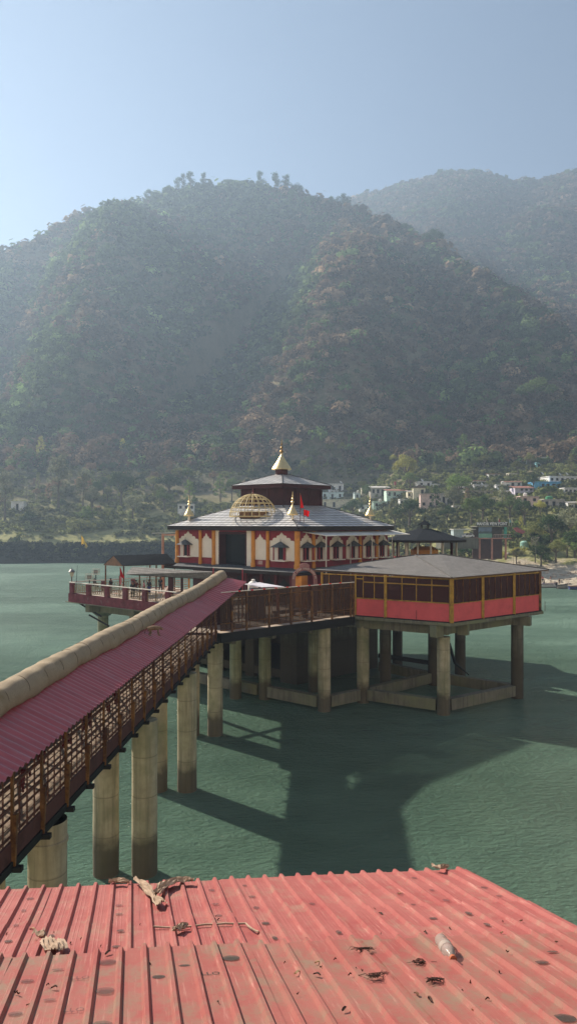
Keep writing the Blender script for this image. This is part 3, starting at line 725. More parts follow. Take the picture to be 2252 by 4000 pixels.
def courses(name, par, c0, c1, c2, c3, rows, lift=.045):
    """overlapping slate courses as real stepped strips; c0,c1 eave, c3,c2 top"""
    m_ = MB(); nn = (c1 - c0).cross(c3 - c0).normalized(); nn = nn if nn.z > 0 else -nn
    ee = (c1 - c0).normalized(); qq = nn.cross(ee)
    for k in range(rows):
        f0, f1 = k / rows, (k + 1) / rows; a, b = c0.lerp(c3, f0), c1.lerp(c2, f0); d, c = c0.lerp(c3, f1), c1.lerp(c2, f1)
        up = nn * lift; pts = [a + up, b + up, c + nn * .008, d + nn * .008]
        if (b - a).length > .05 and (c - d).length < .02: pts = pts[:3]
        if (pts[1] - pts[0]).cross(pts[2] - pts[1]).z < 0: pts = [pts[1], pts[0]] + pts[2:][::-1]
        m_.face(pts, [((p - c0).dot(ee) + 9 + .27 * (k % 2), k * .36 + (.01 if j < 2 else .35)) for j, p in enumerate(pts)])
        m_.face([a + nn * .006, b + nn * .006, b + up, a + up], [(0, 0)] * 4)
    return m_.build(name, M['slate_pale'], par, smooth=False)
for k in range(4):
    j = (k + 1) % 4; courses('slate_courses', mr_, e_[k], e_[j], t_[j], t_[k], 12)
# upper tier
mb = MB(); T.box(mb, -2.2, 2.2, -2.2, 2.2, 12.9, 14.8)
for a in (-2.25, -.75, .75, 2.05):
    T.box(mb, a, a + .2, -2.27, -2.2, 13.2, 14.7); T.box(mb, -2.27, -2.2, a, a + .2, 13.2, 14.7)
tier = mb.build('upper_tier', M['dkmaroon'], tm, smooth=False)
h2 = 2.78; e2 = [T.pt(-h2, -h2, 15.04), T.pt(h2, -h2, 15.04), T.pt(h2, h2, 15.04), T.pt(-h2, h2, 15.04)]; ap = T.pt(0, 0, 16.1)
mb = MB()
for k in range(4): j = (k + 1) % 4; mb.roofface([e2[j], e2[k], ap])
r2 = mb.build('upper_roof', M['slate_pale'], tm, smooth=False)
for k in range(4): courses('slate_courses', r2, e2[k], e2[(k + 1) % 4], ap, ap, 9, .04)
mb = MB(); h2 -= .03; mb.prism([T.pt(-h2, -h2, 14.74), T.pt(h2, -h2, 14.74), T.pt(h2, h2, 14.74), T.pt(-h2, h2, 14.74)], (0, 0, .28)); mb.build('fascia', M['dkmaroon'], r2, smooth=False)
for k in range(4): mb = MB(); mb.tube([e2[k] + Vector((0, 0, .02)), ap + Vector((0, 0, .02))], .05, 6); mb.build('hip_ridge', M['skirt'], r2)
for k in range(4): mb = MB(); mb.tube([e_[k] + Vector((0, 0, .02)), t_[k] + Vector((0, 0, .02))], .05, 6); mb.build('hip_ridge', M['skirt'], mr_)
def spire(x, y, zb, zc, r, hc, fin, m='gold'):
    """post, flared cone, stacked finial"""
    m_ = MB(); m_.lathe(x, y, [(r * .22, zb), (r * .22, zc)] if r < .6 else [(r * .62, zb - .1), (r * .62, zc)], 14)
    s_ = m_.build('spire', M['white'] if r < .6 else M['dkmaroon'], tm)
    m_ = MB(); pr = [(r * .98, zc - .04), (r, zc), (r * .97, zc + .05)]
    for k in range(1, 9):
        f = k / 8; pr.append((r * (.97 * (1 - f) ** 1.18 + .035), zc + .05 + hc * f))
    m_.lathe(x, y, pr, 28); m_.build('cone', M[m], s_)
    m_ = MB(); z = zc + hc; L = fin; q = []
    for rr, zz in ((.05, 0), (.05, .05), (.13, .1), (.15, .16), (.11, .22), (.04, .27), (.04, .3), (.10, .35), (.11, .4), (.07, .46), (.03, .5), (.03, .54), (.065, .59), (.065, .64), (.03, .7), (.022, .8), (.03, .85), (.004, 1)):
        q.append((rr * L * .85, z + zz * L))
    m_.lathe(x, y, q, 12); m_.build('finial', M['brass'] if r > .6 else M[m], s_)
spire(T.o.x, T.o.y, 16.0, 16.42, .83, 1.28, 1.3)
for a, b in ((5.55, -4.75), (-5.6, -4.7), (-5.4, 4.3), (5.4, 4.6)):
    q = T.pt(a, b, 0); spire(q.x, q.y, 11.8, 12.55, .42, .8, .95)
# wire dome on the left roof slope
dc = Vector((-2.77, 55.95)); zd = 12.42; rd = 1.84; dome = thing('wire_dome', (dc.x, dc.y, zd), 'gold painted wire cage dome sitting on the temple roof', 'dome')
m_ = MB(); NR = 20
for k in range(NR):
    th = 2 * pi * k / NR
    m_.tube([(dc.x + rd * math.cos(f) * math.cos(th), dc.y + rd * math.cos(f) * math.sin(th), zd + rd * math.sin(f) * .97) for f in [i * pi / 2 / 9 for i in range(10)]], .032, 5)
m_.build('meridian_bars', M['goldpaint'], dome)
m_ = MB()
for f in (.02, .22, .42, .65, .9, 1.15, 1.38):
    m_.tube([(dc.x + rd * math.cos(f) * math.cos(2 * pi * k / 36), dc.y + rd * math.cos(f) * math.sin(2 * pi * k / 36), zd + rd * math.sin(f) * .97) for k in range(37)], .045 if f < .1 else .03, 5, False)
m_.build('ring_bars', M['goldpaint'], dome)
m_ = MB(); T4 = Fr(dc, UH, VH); T4.box(m_, -.95, .95, -.5, .95, zd - .1, zd + .42); m_.build('plinth', M['rustyellow'], dome, smooth=False)
m_ = MB(); m_.lathe(dc.x, dc.y, [(.09, zd + rd * .96), (.12, zd + rd + .02), (.05, zd + rd + .1), (.07, zd + rd + .2), (.03, zd + rd + .3), (.004, zd + rd + .52)], 10); m_.build('finial', M['bell'], dome)
# awnings
aw = thing('side_awning', T.pt(-UU - 1.6, 0, 8.4), 'long white flat awning on thin poles along the shaded right side of the temple', 'awning')
m_ = MB(); p = [T.pt(-UU - .05, -VV + .5, 11.27), T.pt(-UU - 1.65, -3.98, 10.98), T.pt(-UU - 1.65, 5.8, 10.98), T.pt(-UU - .05, 5.8, 11.27)]
m_.prism(p, (0, 0, .05)); m_.build('sheet', M['awning'], aw, smooth=False)
for px in (1273, 1368, 1452, 1530):
    b = T.b_px(px, -UU - 1.6); q = T.pt(-UU - 1.6, b, 0); m_ = MB(); m_.lathe(q.x, q.y, [(.05 if px < 1300 else .035, 5.87), (.05 if px < 1300 else .035, 10.98)], 8); m_.build('pole', M['metalwhite'], aw)
aw = thing('rear_awning', T.pt(UU + 1.8, -VV, 5.87), 'small pale awning on one salmon post left of the temple', 'awning')
m_ = MB(); m_.prism([T.pt(UU, -VV - .2, 11.1), T.pt(UU + 3.1, -VV - .2, 11.02), T.pt(UU + 3.1, -.5, 11.02), T.pt(UU, -.5, 11.1)], (0, 0, .06)); m_.build('sheet', M['awning'], aw, smooth=False)
m_ = MB(); T.box(m_, UU + 1.75, UU + 1.9, -VV - .15, -VV, 5.87, 11.02); T.box(m_, UU + .1, UU + 1.75, -VV - .12, -VV - .04, 10.85, 11.0); m_.build('post', M['pinkpost'], aw, smooth=False)

# flags
def flag(base, zt, fl, m, label, grp=None, w_=.4, hh=.5, dirx=1, pole=.022, mp='rustyellow'):
    o = thing('flag', base, label, 'flag', grp); x, y, z = base
    m_ = MB(); m_.tube([(x, y, z), (x, y, zt)], pole, 6); m_.build('pole', M[mp], o)
    m_ = MB(); n = 8; ft = zt - .02
    pts = [(x, y, ft)]; top = []; bot = []
    for i in range(n + 1):
        f = i / n; wv = .12 * w_ * math.sin(f * 7)
        if fl == 'tri': top.append((x + dirx * w_ * f, y + wv, ft - hh * f * .92)); bot.append((x + dirx * w_ * f, y + wv, ft - hh + hh * .02 * f))
        else: top.append((x + dirx * w_ * f, y + wv, ft - .12 * f)); bot.append((x + dirx * w_ * f * .85, y + wv, ft - hh - .12 * f))
    for i in range(n): m_.face([top[i], top[i + 1], bot[i + 1], bot[i]]).face([(a_ + 0, b_ + .012, c_) for a_, b_, c_ in (bot[i], bot[i + 1], top[i + 1], top[i])])
    m_.build('cloth', m, o, smooth=False); return o
q = P(1180, 2010, 52.3); flag((q.x - .15, q.y, 12.0), 14.15, 'tri', M['red'], 'red pennant on the temple roof beside the front gilded spire', None, .24, 1.1)
flag((q.x + .1, q.y - .05, 12.0), 12.95, 'sq', M['red'], 'small crumpled red flag low on the temple roof by the front spire', None, .42, .42)

# ------------------------------------------------------------------ gazebo
gz = thing('octagonal_gazebo', (11.8, 62, 5.87), 'dark roofed octagonal pavilion with a little lantern top behind the red pavilion', 'gazebo')
def ngon(cx, cy, r, z, n=8, ph=pi / 8): return [Vector((cx + r * math.cos(2 * pi * k / n + ph), cy + r * math.sin(2 * pi * k / n + ph), z)) for k in range(n)]
g0, g1 = ngon(11.8, 62, 3.6, 10.5), ngon(11.8, 62, .55, 11.45)
m_ = MB()
for k in range(8): m_.roofface([g0[k], g0[(k + 1) % 8], g1[(k + 1) % 8], g1[k]])
m_.face(g1); rf = m_.build('roof', M['slate_dark'], gz, smooth=False)
m_ = MB(); m_.prism(ngon(11.8, 62, 3.55, 10.3), (0, 0, .19)); m_.build('fascia', M['fascia'], rf, smooth=False)
m_ = MB()
for q in ngon(11.8, 62, .38, 0, 4): m_.bar((q.x, q.y, 11.4), (q.x, q.y, 11.78), .07)
m_.build('lantern_posts', M['fascia'], gz, smooth=False)
l0, l1 = ngon(11.8, 62, .68, 11.76, 4), ngon(11.8, 62, .02, 12.2, 4); m_ = MB()
for k in range(4): m_.roofface([l0[k], l0[(k + 1) % 4], l1[(k + 1) % 4], l1[k]])
m_.face(list(reversed(l0))); m_.tube([(11.8, 62, 12.15), (11.85, 62, 13.0)], [.03, .012], 5); m_.build('lantern_roof', M['slate_dark'], gz, smooth=False)
m_ = MB(); m_.prism(ngon(11.8, 62, 3.0, 5.87), (0, 0, 2.5)); m_.build('base_wall', M['dkmaroon'], gz, smooth=False)
for q in ngon(11.8, 62, 2.75, 0, 16):
    m_ = MB(); m_.lathe(q.x, q.y, [(.11, 8.37), (.08, 8.5), (.08, 10.1), (.12, 10.3)], 8); m_.build('column', M['metalwhite'] if random.random() < .6 else M['dkmaroon'], gz)
m_ = MB(); T.box(m_, -9.2, -7.1, 6.6, 9, 8.38, 9.6); 
m_ = MB()
for k in range(8):
    a, b = ngon(11.8, 62, 2.72, 0)[k], ngon(11.8, 62, 2.72, 0)[(k + 1) % 8]; m_.bar((a.x, a.y, 8.95), (b.x, b.y, 8.95), .06, .08)
m_.build('rail', M['maroon'], gz, smooth=False)
m_ = MB(); m_.lathe(11.8, 62, [(1.2, 8.37), (1.2, 9.6), (.7, 9.9)], 12); m_.build('altar', M['orange'], gz)

# ------------------------------------------------------------------ pavilion
Fp, Rp, Lp, Bp = (9.92, 43.6), (17.4, 49.5), (2.2, 48.3), (9.9, 54.6)
pv = thing('red_pavilion', (9.9, 49, 5.65), 'square pavilion with faded red walls, yellow frames and grey hipped roof over water', 'pavilion')
def edge(p, q, z, off=0): return Vector((p[0], p[1], z)), Vector((q[0], q[1], z))
def grow(pts, k):
    c = Vector((sum(p[0] for p in pts) / 4, sum(p[1] for p in pts) / 4)); return [tuple(c + (Vector(p) - c) * k) for p in pts]
sq = [Fp, Rp, Bp, Lp]
m_ = MB(); m_.prism([(x, y, 5.64) for x, y in grow(sq, 1.035)], (0, 0, .2)); m_.build('floor_slab', M['beam'], pv, smooth=False)
def along(p, q, f): return (p[0] + (q[0] - p[0]) * f, p[1] + (q[1] - p[1]) * f)
def f_px(p, q, px):
    k = (px - CX) / F; dx, dy = q[0] - p[0], q[1] - p[1]; return (k * p[1] - p[0]) / (dx - k * dy)
def wallbar(m_, p, q, f0, f1, z0, z1, w_, off=0):
    a, b = along(p, q, f0), along(p, q, f1); d = Vector((q[0] - p[0], q[1] - p[1])).normalized(); n = Vector((d.y, -d.x)) * off
    m_.bar((a[0] + n.x, a[1] + n.y, (z0 + z1) / 2), (b[0] + n.x, b[1] + n.y, (z0 + z1) / 2), w_, z1 - z0); return m_
fL = f_px(Fp, Lp, 1388)
for p, q, f1, nm in ((Fp, Lp, fL, 0), (Fp, Rp, 1, 1), (Rp, Bp, 1, 2), (Bp, Lp, 1, 3)):
    wallbar(MB(), p, q, .004, f1 - .004, 5.845, 7.0, .08).build('wall_panel', M['pinkred'], pv, smooth=False)
    if nm < 3: wallbar(MB(), p, q, .004, f1 - .004, 7.0, 8.55, .03).build('mesh_pane', M['pane'], pv, smooth=False)
wallbar(MB(), Fp, Lp, fL + .004, 1, 6.1, 8.55, .02).build('net_panel', M['net'], pv, smooth=False)
def vpost(p, q, px, w_, z0, z1, name='mullion', off=.03, m='yellow'):
    f = f_px(p, q, px); a = along(p, q, f); d = Vector((q[0] - p[0], q[1] - p[1])).normalized(); n = Vector((-d.y, d.x)) * (-1 if p is Fp and q is Rp else 1)
    n = -n if False else n
    s_ = Vector((d.y, -d.x)); s_ = s_ if s_.y < 0 else -s_
    m_ = MB(); m_.bar((a[0] + s_.x * off, a[1] + s_.y * off, z0), (a[0] + s_.x * off, a[1] + s_.y * off, z1), w_, w_); m_.build(name, M[m], pv, smooth=False)
for px, w_ in ((1505, .17), (1389, .1), (1258, .14)): vpost(Fp, Lp, px, w_, 5.86, 8.6, 'frame_post', .06)
m_ = MB(); m_.bar((9.92, 43.52, 5.86), (9.92, 43.52, 8.6), .24); m_.build('frame_post', M['yellow'], pv, smooth=False)
for px in (1880, 2002, 2103): vpost(Fp, Rp, px, .17, 5.86, 8.6, 'frame_post', .06, 'rustyellow' if px > 2050 else 'yellow')
for px in (1418, 1461, 1569, 1625, 1685): vpost(Fp, Lp, px, .05, 7.0, 8.55)
for px in (1284, 1333): vpost(Fp, Lp, px, .05, 5.9, 8.55)
for px in (1780, 1805, 1831, 1857, 1906, 1930, 1953, 1977, 2023, 2046, 2064, 2086): vpost(Fp, Rp, px, .04, 7.0, 8.55, m='rustyellow')
m_ = MB()
for f0, f1, z in ((0, f_px(Fp, Lp, 1505), 8.1), (f_px(Fp, Lp, 1505), f_px(Fp, Lp, 1418), 8.1), (f_px(Fp, Lp, 1418), f_px(Fp, Lp, 1389), 8.3), (0, fL, 7.03), (fL, 1, 6.1), (0, 1, 8.52)):
    d = Vector((Lp[0] - Fp[0], Lp[1] - Fp[1])).normalized(); wallbar(m_, Fp, Lp, f0, f1, z - .035, z + .035, .06, -.05)
wallbar(m_, Fp, Rp, 0, 1, 8.48, 8.56, .06, .05); wallbar(m_, Fp, Rp, 0, 1, 6.99, 7.03, .05, .05)
m_.build('rail', M['yellow'], pv, smooth=False)
m_ = MB()   # black foot moulding
for p, q, s_ in ((Fp, Lp, -1), (Fp, Rp, 1)): wallbar(m_, p, q, -.01, fL if q is Lp else 1.01, 5.845, 5.9, .12, .09 * s_)
m_.build('foot_strip', M['black'], pv, smooth=False)
er = [Vector((9.84, 43.05, 8.66)), Vector((18.35, 50.3, 8.66)), Vector((10.2, 56.9, 8.66)), Vector((1.72, 49.75, 8.70))]
k0, k1 = Vector((8.95, 50.6, 9.66)), Vector((10.9, 51.2, 9.70))
m_ = MB(); m_.roofface([er[0], er[1], k1, k0]); m_.roofface([er[1], er[2], k1]); m_.roofface([er[2], er[3], k0, k1]); m_.roofface([er[3], er[0], k0])
rf = m_.build('roof', M['slate_grey'], pv, smooth=False)
m_ = MB(); m_.prism([Vector((p.x, p.y, 8.585)) for p in [er[0] * .996 + k0 * .004, er[1] * .996 + k0 * .004, er[2] * .996 + k0 * .004, er[3] * .996 + k0 * .004]], (0, 0, .05)); m_.build('soffit', M['wood'], rf, smooth=False)
m_ = MB(); 
for p, q in ((er[0], k0), (er[1], k1), (k0, k1), (er[3], k0)): m_.tube([p + Vector((0, 0, .01)), q + Vector((0, 0, .02))], .045, 5)
m_.build('hip_ridge', M['slate_grey'], rf)
m_ = MB()   # crossed beams on the pier heads, ends sticking out
d1v = Vector((Rp[0] - Fp[0], Rp[1] - Fp[1])).normalized(); d2v = Vector((Lp[0] - Fp[0], Lp[1] - Fp[1])).normalized()
def bm2(c, d, a, b, z0, z1, w_=.5): c = Vector(c); p, q = c + d * a, c + d * b; m_.bar((p.x, p.y, (z0 + z1) / 2), (q.x, q.y, (z0 + z1) / 2), w_, z1 - z0)
bm2((9.67, 44.6), d2v, -.35, 8.5, 5.0, 5.63); bm2((9.67, 44.6), d1v, .28, 8.2, 5.02, 5.62); bm2((9.67, 44.6), d1v, -1.0, -.28, 4.9, 5.62)
bm2((15.6, 48.75), d2v, -.9, 8.5, 5.0, 5.61); bm2((4.96, 47.6), d1v, -.6, 8, 5.03, 5.6); bm2((10.7, 52.7), d2v, -.6, 4, 5.04, 5.59)
bm2((10.45, 45.25), d2v, -.95, -.3, 4.92, 5.6, .42)
m_.build('floor_beam', M['beam'], pv, smooth=False)
m_ = MB()
for px, z in ((1618, 0), (1805, 0), (2122, 0)): q = P(px, 2400, 45.2 if px < 2000 else 49.8); m_.tube([(q.x, q.y - (.6 if px < 2000 else .2), 5.8), (q.x, q.y - (.6 if px < 2000 else .2), 6.5)], .015, 5)
m_.build('rebar_stub', M['rustbrown'], pv)

# ------------------------------------------------------------------ covered walkway fence between bridge and pavilion
lk = thing('walkway_fence', L_.pt(0, 0, 5.87), 'netted ochre walkway fence with a red and white rope light on top', 'fence')
LL = (Vector((4.25, 46.5)) - Vector((-3.75, 39.4))).length
m_ = MB(); L_.box(m_, 0, LL, .02, .035, 6.0, 8.08); m_.build('net', M['net'], lk, smooth=False)
for px in (905, 962, 1050, 1135, 1216, 1295, 1368, 1388):
    a = max(.05, min(LL - .05, L_.a_px(px, 0))); m_ = MB(); L_.box(m_, a - .055, a + .055, -.06, .02, 5.82, 8.1); m_.build('post', M['rustyellow'], lk, smooth=False)
m_ = MB()
for z in (5.98, 6.35, 7.75): L_.box(m_, 0, LL, -.04, .0, z, z + .05)
for a in np.arange(.4, LL, .55): L_.box(m_, a, a + .025, -.02, .0, 6.0, 7.75)
m_.build('rail', M['rustyellow'], lk, smooth=False)
m_ = MB(); m_.tube([L_.pt(0, -.05, 8.12), L_.pt(LL, -.05, 8.10)], .024, 8); m_.build('rope_light', M['white'], lk)
m_ = MB()
for a in np.arange(1.2, LL - 1, .9): m_.tube([L_.pt(a, -.05, 8.12), L_.pt(a + .16, -.05, 8.12)], .03, 8)
m_.build('red_wrap', M['red'], lk)
# inner fence with a low gate behind it
inn = thing('inner_fence', L_.pt(3, 2.6, 5.87), 'inner ochre railing with crossed bars seen through the walkway netting', 'fence')
m_ = MB()
for a in np.arange(2.2, LL - .2, 1.05): L_.box(m_, a, a + .07, 2.6, 2.66, 5.87, 7.75)
for z in (6.1, 6.7, 7.2, 7.7): L_.box(m_, 2.2, LL - .3, 2.61, 2.65, z, z + .045)
m_.build('rails', M['rustyellow'], inn, smooth=False)
m_ = MB(); L_.box(m_, .3, 2.9, 2.7, 3.1, 5.87, 7.95); tag(m_.build('storage_locker', M['dkmaroon'], smooth=False), 'dark red cabinet behind the left end of the walkway net', 'cabinet')
bt = MB(); L_.box(bt, 5.2, 7.9, 1.2, 1.7, 6.35, 6.5)
for a in (5.3, 7.7): L_.box(bt, a, a + .1, 1.25, 1.65, 5.87, 6.35)
tag(bt.build('wooden_bench', M['rustbrown'], smooth=False), 'low dark bench standing on the sunlit walkway floor', 'bench')
# blue clothed tarpaulin bundle
q = L_.pt(2.2, 1.4, 6.0)
# welcome arch
ar = thing('welcome_arch', (1.05, 46.6, 5.87), 'pinkish brown round gateway arch with pale lettering and a small crown panel', 'arch')
m_ = MB(); cx_, cy_, cz_ = 1.05, 46.6, 8.25; r0, r1, dd = .60, .83, .22
pts = [(cx_ - r1, 5.87)] + [(cx_ + r1 * math.cos(t_), cz_ + r1 * math.sin(t_)) for t_ in [pi - k * pi / 20 for k in range(21)]] + [(cx_ + r1, 5.87)]
inn_ = [(cx_ + r0, 5.87)] + [(cx_ + r0 * math.cos(t_), cz_ + r0 * math.sin(t_)) for t_ in [k * pi / 20 for k in range(21)]] + [(cx_ - r0, 5.87)]
for k in range(len(pts) - 1):
    a, b, c, d = pts[k], pts[k + 1], inn_[-2 - k], inn_[-1 - k]
    m_.hexa([(a[0], cy_, a[1]), (b[0], cy_, b[1]), (c[0], cy_, c[1]), (d[0], cy_, d[1]), (a[0], cy_ + dd, a[1]), (b[0], cy_ + dd, b[1]), (c[0], cy_ + dd, c[1]), (d[0], cy_ + dd, d[1])])
m_.build('arch_ring', mat('mauve brown painted board', (.27, .13, .13), .7), ar, smooth=False)
m_ = MB(); m_.prism([(cx_ - .3, cy_ + .02, 9.0), (cx_ + .3, cy_ + .02, 9.0), (cx_ + .33, cy_ + .02, 9.2), (cx_ + .15, cy_ + .02, 9.3), (cx_ - .15, cy_ + .02, 9.3), (cx_ - .33, cy_ + .02, 9.2)], (0, .15, 0)); m_.build('crown_panel', mat('mauve crown board', (.33, .17, .17)), ar, smooth=False)
m_ = MB()
for k in range(26):
    th = pi - (k + .7) * pi / 27; r = (r0 + r1) / 2
    if k % 6 == 5: continue
    c = Vector((cx_ + r * math.cos(th), cy_ - .008, cz_ + r * math.sin(th))); rr = Vector((math.cos(th), 0, math.sin(th))); tt = Vector((math.sin(th), 0, -math.cos(th)))
    m_.bar(c - rr * R(.03, .06), c + rr * R(.03, .06), .02, .012, (0, 1, 0)); m_.bar(c - tt * .03 + rr * .05, c + tt * .03 + rr * .05, .015, .012, (0, 1, 0))
m_.build('lettering', M['white'], ar, smooth=False)
# water tank and white canopy stall
tk = thing('water_tank', (-2.35, 47.6, 5.87), 'round white water tank with ribbed lid on a stand by the temple', 'tank')
m_ = MB(); m_.lathe(-2.35, 47.6, [(.33, 6.9), (.35, 6.95), (.35, 7.15), (.33, 7.18), (.35, 7.22), (.35, 7.75), (.36, 7.8), (.34, 7.92), (.2, 8.05), (.12, 8.08), (.12, 8.18), (.08, 8.2)], 24); m_.build('body', M['tank'], tk)
m_ = MB(); m_.box(-2.7, -2.0, 47.3, 47.9, 5.87, 6.9); m_.build('stand', M['dkmaroon'], tk, smooth=False)
st = thing('canopy_stall', (-1.6, 45.5, 5.87), 'small stall with a tilted white sheet canopy and blue side beside the tank', 'stall')
m_ = MB(); m_.prism([P(1110, 2294, 44.1), P(1024, 2295, 43.8), P(956, 2283, 45.9), P(1012, 2277, 47.1)], (0, 0, .04)); m_.build('canopy', mat('white canopy sheet', (.62, .60, .66), .5), st, smooth=False)
m_ = MB(); m_.box(-2.5, -1.5, 44.3, 46, 5.87, 7.75); m_.build('counter', mat('dark blue tarpaulin', (.02, .025, .07), .7), st, smooth=False)
m_ = MB(); m_.box(-.75, -.6, 44.2, 44.35, 5.87, 7.95); m_.build('post', mat('coral post', (.6, .15, .1)), st, smooth=False)
ef = thing('entrance_frame', (-4.6, 47.2, 5.87), 'maroon tube frame with a pale top rail above the end of the footbridge', 'frame')
m_ = MB(); a, b = P(833, 2217, 47.5), P(947, 2222, 45.5); m_.bar(a, b, .07); m_.build('top_rail', M['metalwhite'], ef, smooth=False)
for q in (a, b): m_ = MB(); m_.bar((q.x, q.y, 5.87), (q.x, q.y, q.z - .04), .09); m_.build('post', M['maroon'], ef, smooth=False)

# ------------------------------------------------------------------ terrace parapet, railing, shelters
pr = thing('terrace_parapet', TE.pt(0, 0, 5.6), 'maroon terrace parapet with square piers and an ornamental iron railing', 'parapet')
m_ = MB(); TE.box(m_, 0, 12.8, -.16, .02, 5.64, 6.32); TE.box(m_, -.12, .02, 0, 9.2, 5.64, 6.30); m_.build('parapet_band', M['maroon_band'], pr, smooth=False)
sps = [TE.a_px(px, -.07) for px in (283, 348, 420, 491, 567, 658, 760)]
for s_ in sps: m_ = MB(); TE.box(m_, s_ - .2, s_ + .2, -.2, .06, 6.325, 7.15); m_.build('pier', M['maroon_band'], pr, smooth=False)
for t_ in (2.8, 5.6, 8.6): m_ = MB(); TE.box(m_, -.14, .06, t_, t_ + .3, 6.325, 7.12); m_.build('pier', M['maroon_band'], pr, smooth=False)
m_ = MB(); m_.tube([TE.pt(0, -.07, 7.19), TE.pt(12.8, -.07, 7.17)], .045, 7); m_.tube([TE.pt(-.05, 0, 7.19), TE.pt(-.05, 9, 7.19)], .045, 7); m_.build('top_rail', M['metalwhite'], pr)
def ornament(fr, s0, s1, name, swap=False):
    m_ = MB()
    pt = (lambda s, z: fr.pt(s, -.07, z)) if not swap else (lambda s, z: fr.pt(-.05, s, z))
    for z in (6.42, 6.98): m_.tube([pt(s0, z), pt(s1, z)], .02, 5)
    s = s0 + .1
    while s < s1 - .05:
        m_.tube([pt(s, 6.42), pt(s, 6.98)], .016, 4)
        if s + .26 < s1:
            for zc, rr in ((6.56, .10), (6.82, .11)): m_.tube([pt(s + .13 + rr * math.cos(t_), zc + rr * math.sin(t_)) for t_ in [k * 2 * pi / 9 for k in range(10)]], .016, 4, False)
        s += .27
    m_.build(name, M['iron'], pr)
for a, b in zip(sps[:-1], sps[1:]): ornament(TE, a + .22, b - .22, 'railing_panel')
for a, b in ((.2, 2.8), (3.1, 5.6), (5.9, 8.6)): ornament(TE, a, b, 'railing_panel', True)

sh = thing('gabled_shelter', (-12.9, 59.3, 6.24), 'open shelter with a charcoal gable roof and board ceiling on the terrace', 'shelter')
gl = P(443, 2170, 56.6); gr = P(652, 2163, 60.4); ef0 = P(479, 2210, 55.7); ef1 = P(690, 2203, 59.6); eb0 = P(404, 2206, 57.3); eb1 = eb0 + (ef1 - ef0)
m_ = MB(); m_.roofface([ef0, ef1, gr, gl]); m_.roofface([eb1, eb0, gl, gr]); rf = m_.build('roof', M['slate_dark'], sh, smooth=False)
m_ = MB(); dz = Vector((0, 0, -.04)); m_.face([eb0 + dz, gl + dz, ef0 + dz]); m_.face([ef0 + dz, gl + dz, gr + dz, ef1 + dz]); m_.face([eb0 + dz, eb1 + dz, gr + dz, gl + dz]); m_.face([ef1 + dz, gr + dz, eb1 + dz]); m_.build('board_ceiling', M['wood'], rf, smooth=False)
for q in (eb0, ef0, ef1, eb1, (ef0 + ef1) / 2):
    m_ = MB(); c = (gl + gr) / 2; qq = q + (Vector((c.x, c.y, q.z)) - q) * .06; m_.bar((qq.x, qq.y, 6.24), (qq.x, qq.y, q.z), .1); m_.build('post', M['rustyellow'], sh, smooth=False)
sh = thing('slate_shelter', (-8, 50.5, 6.24), 'long low shelter with a grey shingle roof above the terrace seats', 'shelter')
e0, e1, k0_, k1_ = G(490, 2243, 8.12), G(848, 2264, 8.12), G(517, 2214, 8.66), G(854, 2234, 8.66)
m_ = MB(); m_.roofface([e0, e1, k1_, k0_])
bk0 = k0_ + (k0_ - e0) * .8 + Vector((0.3, .3, 0)); bk0.z = 8.12; bk1 = bk0 + (e1 - e0)
m_.roofface([bk1, bk0, k0_, k1_]); rf = m_.build('roof', M['slate_grey'], sh, smooth=False)
m_ = MB(); m_.roofface([bk0, e0, k0_]); m_.build('hip_end', M['slate_dark'], rf, smooth=False)
m_ = MB(); m_.face([e0 + dz, e1 + dz, bk1 + dz, bk0 + dz]); m_.build('ceiling', M['wood'], rf, smooth=False)
for px, w_, m in ((536, .08, 'rustyellow'), (604, .08, 'rustyellow'), (663, .34, 'dkmaroon'), (706, .16, 'dkmaroon'), (733, .1, 'orange'), (740 + 45, .12, 'dkmaroon')):
    f = (px - 490) / (848 - 490); q = e0.lerp(e1, f) + Vector((.2, .25, 0)); m_ = MB(); m_.bar((q.x, q.y, 6.1), (q.x, q.y, 8.1), w_); m_.build('post', M[m], sh, smooth=False)
lv = thing('slatted_stair', (-8.6, 54.2, 6.24), 'pink and white slatted steps rising under the slate shelter', 'stairs')
m_ = MB()
for k in range(7):
    a = P(672 + k * 3, 2322 - k * 9, 53.2); b = P(738, 2318 - k * 9, 52.2); m_.bar(a, b, .1, .07)
m_.build('slats', M['louvre'], lv, smooth=False)
m_ = MB(); m_.bar(P(636, 2330, 52.5), P(668, 2276, 53.5), .12, .14); m_.build('stringer', M['louvre'], lv, smooth=False)

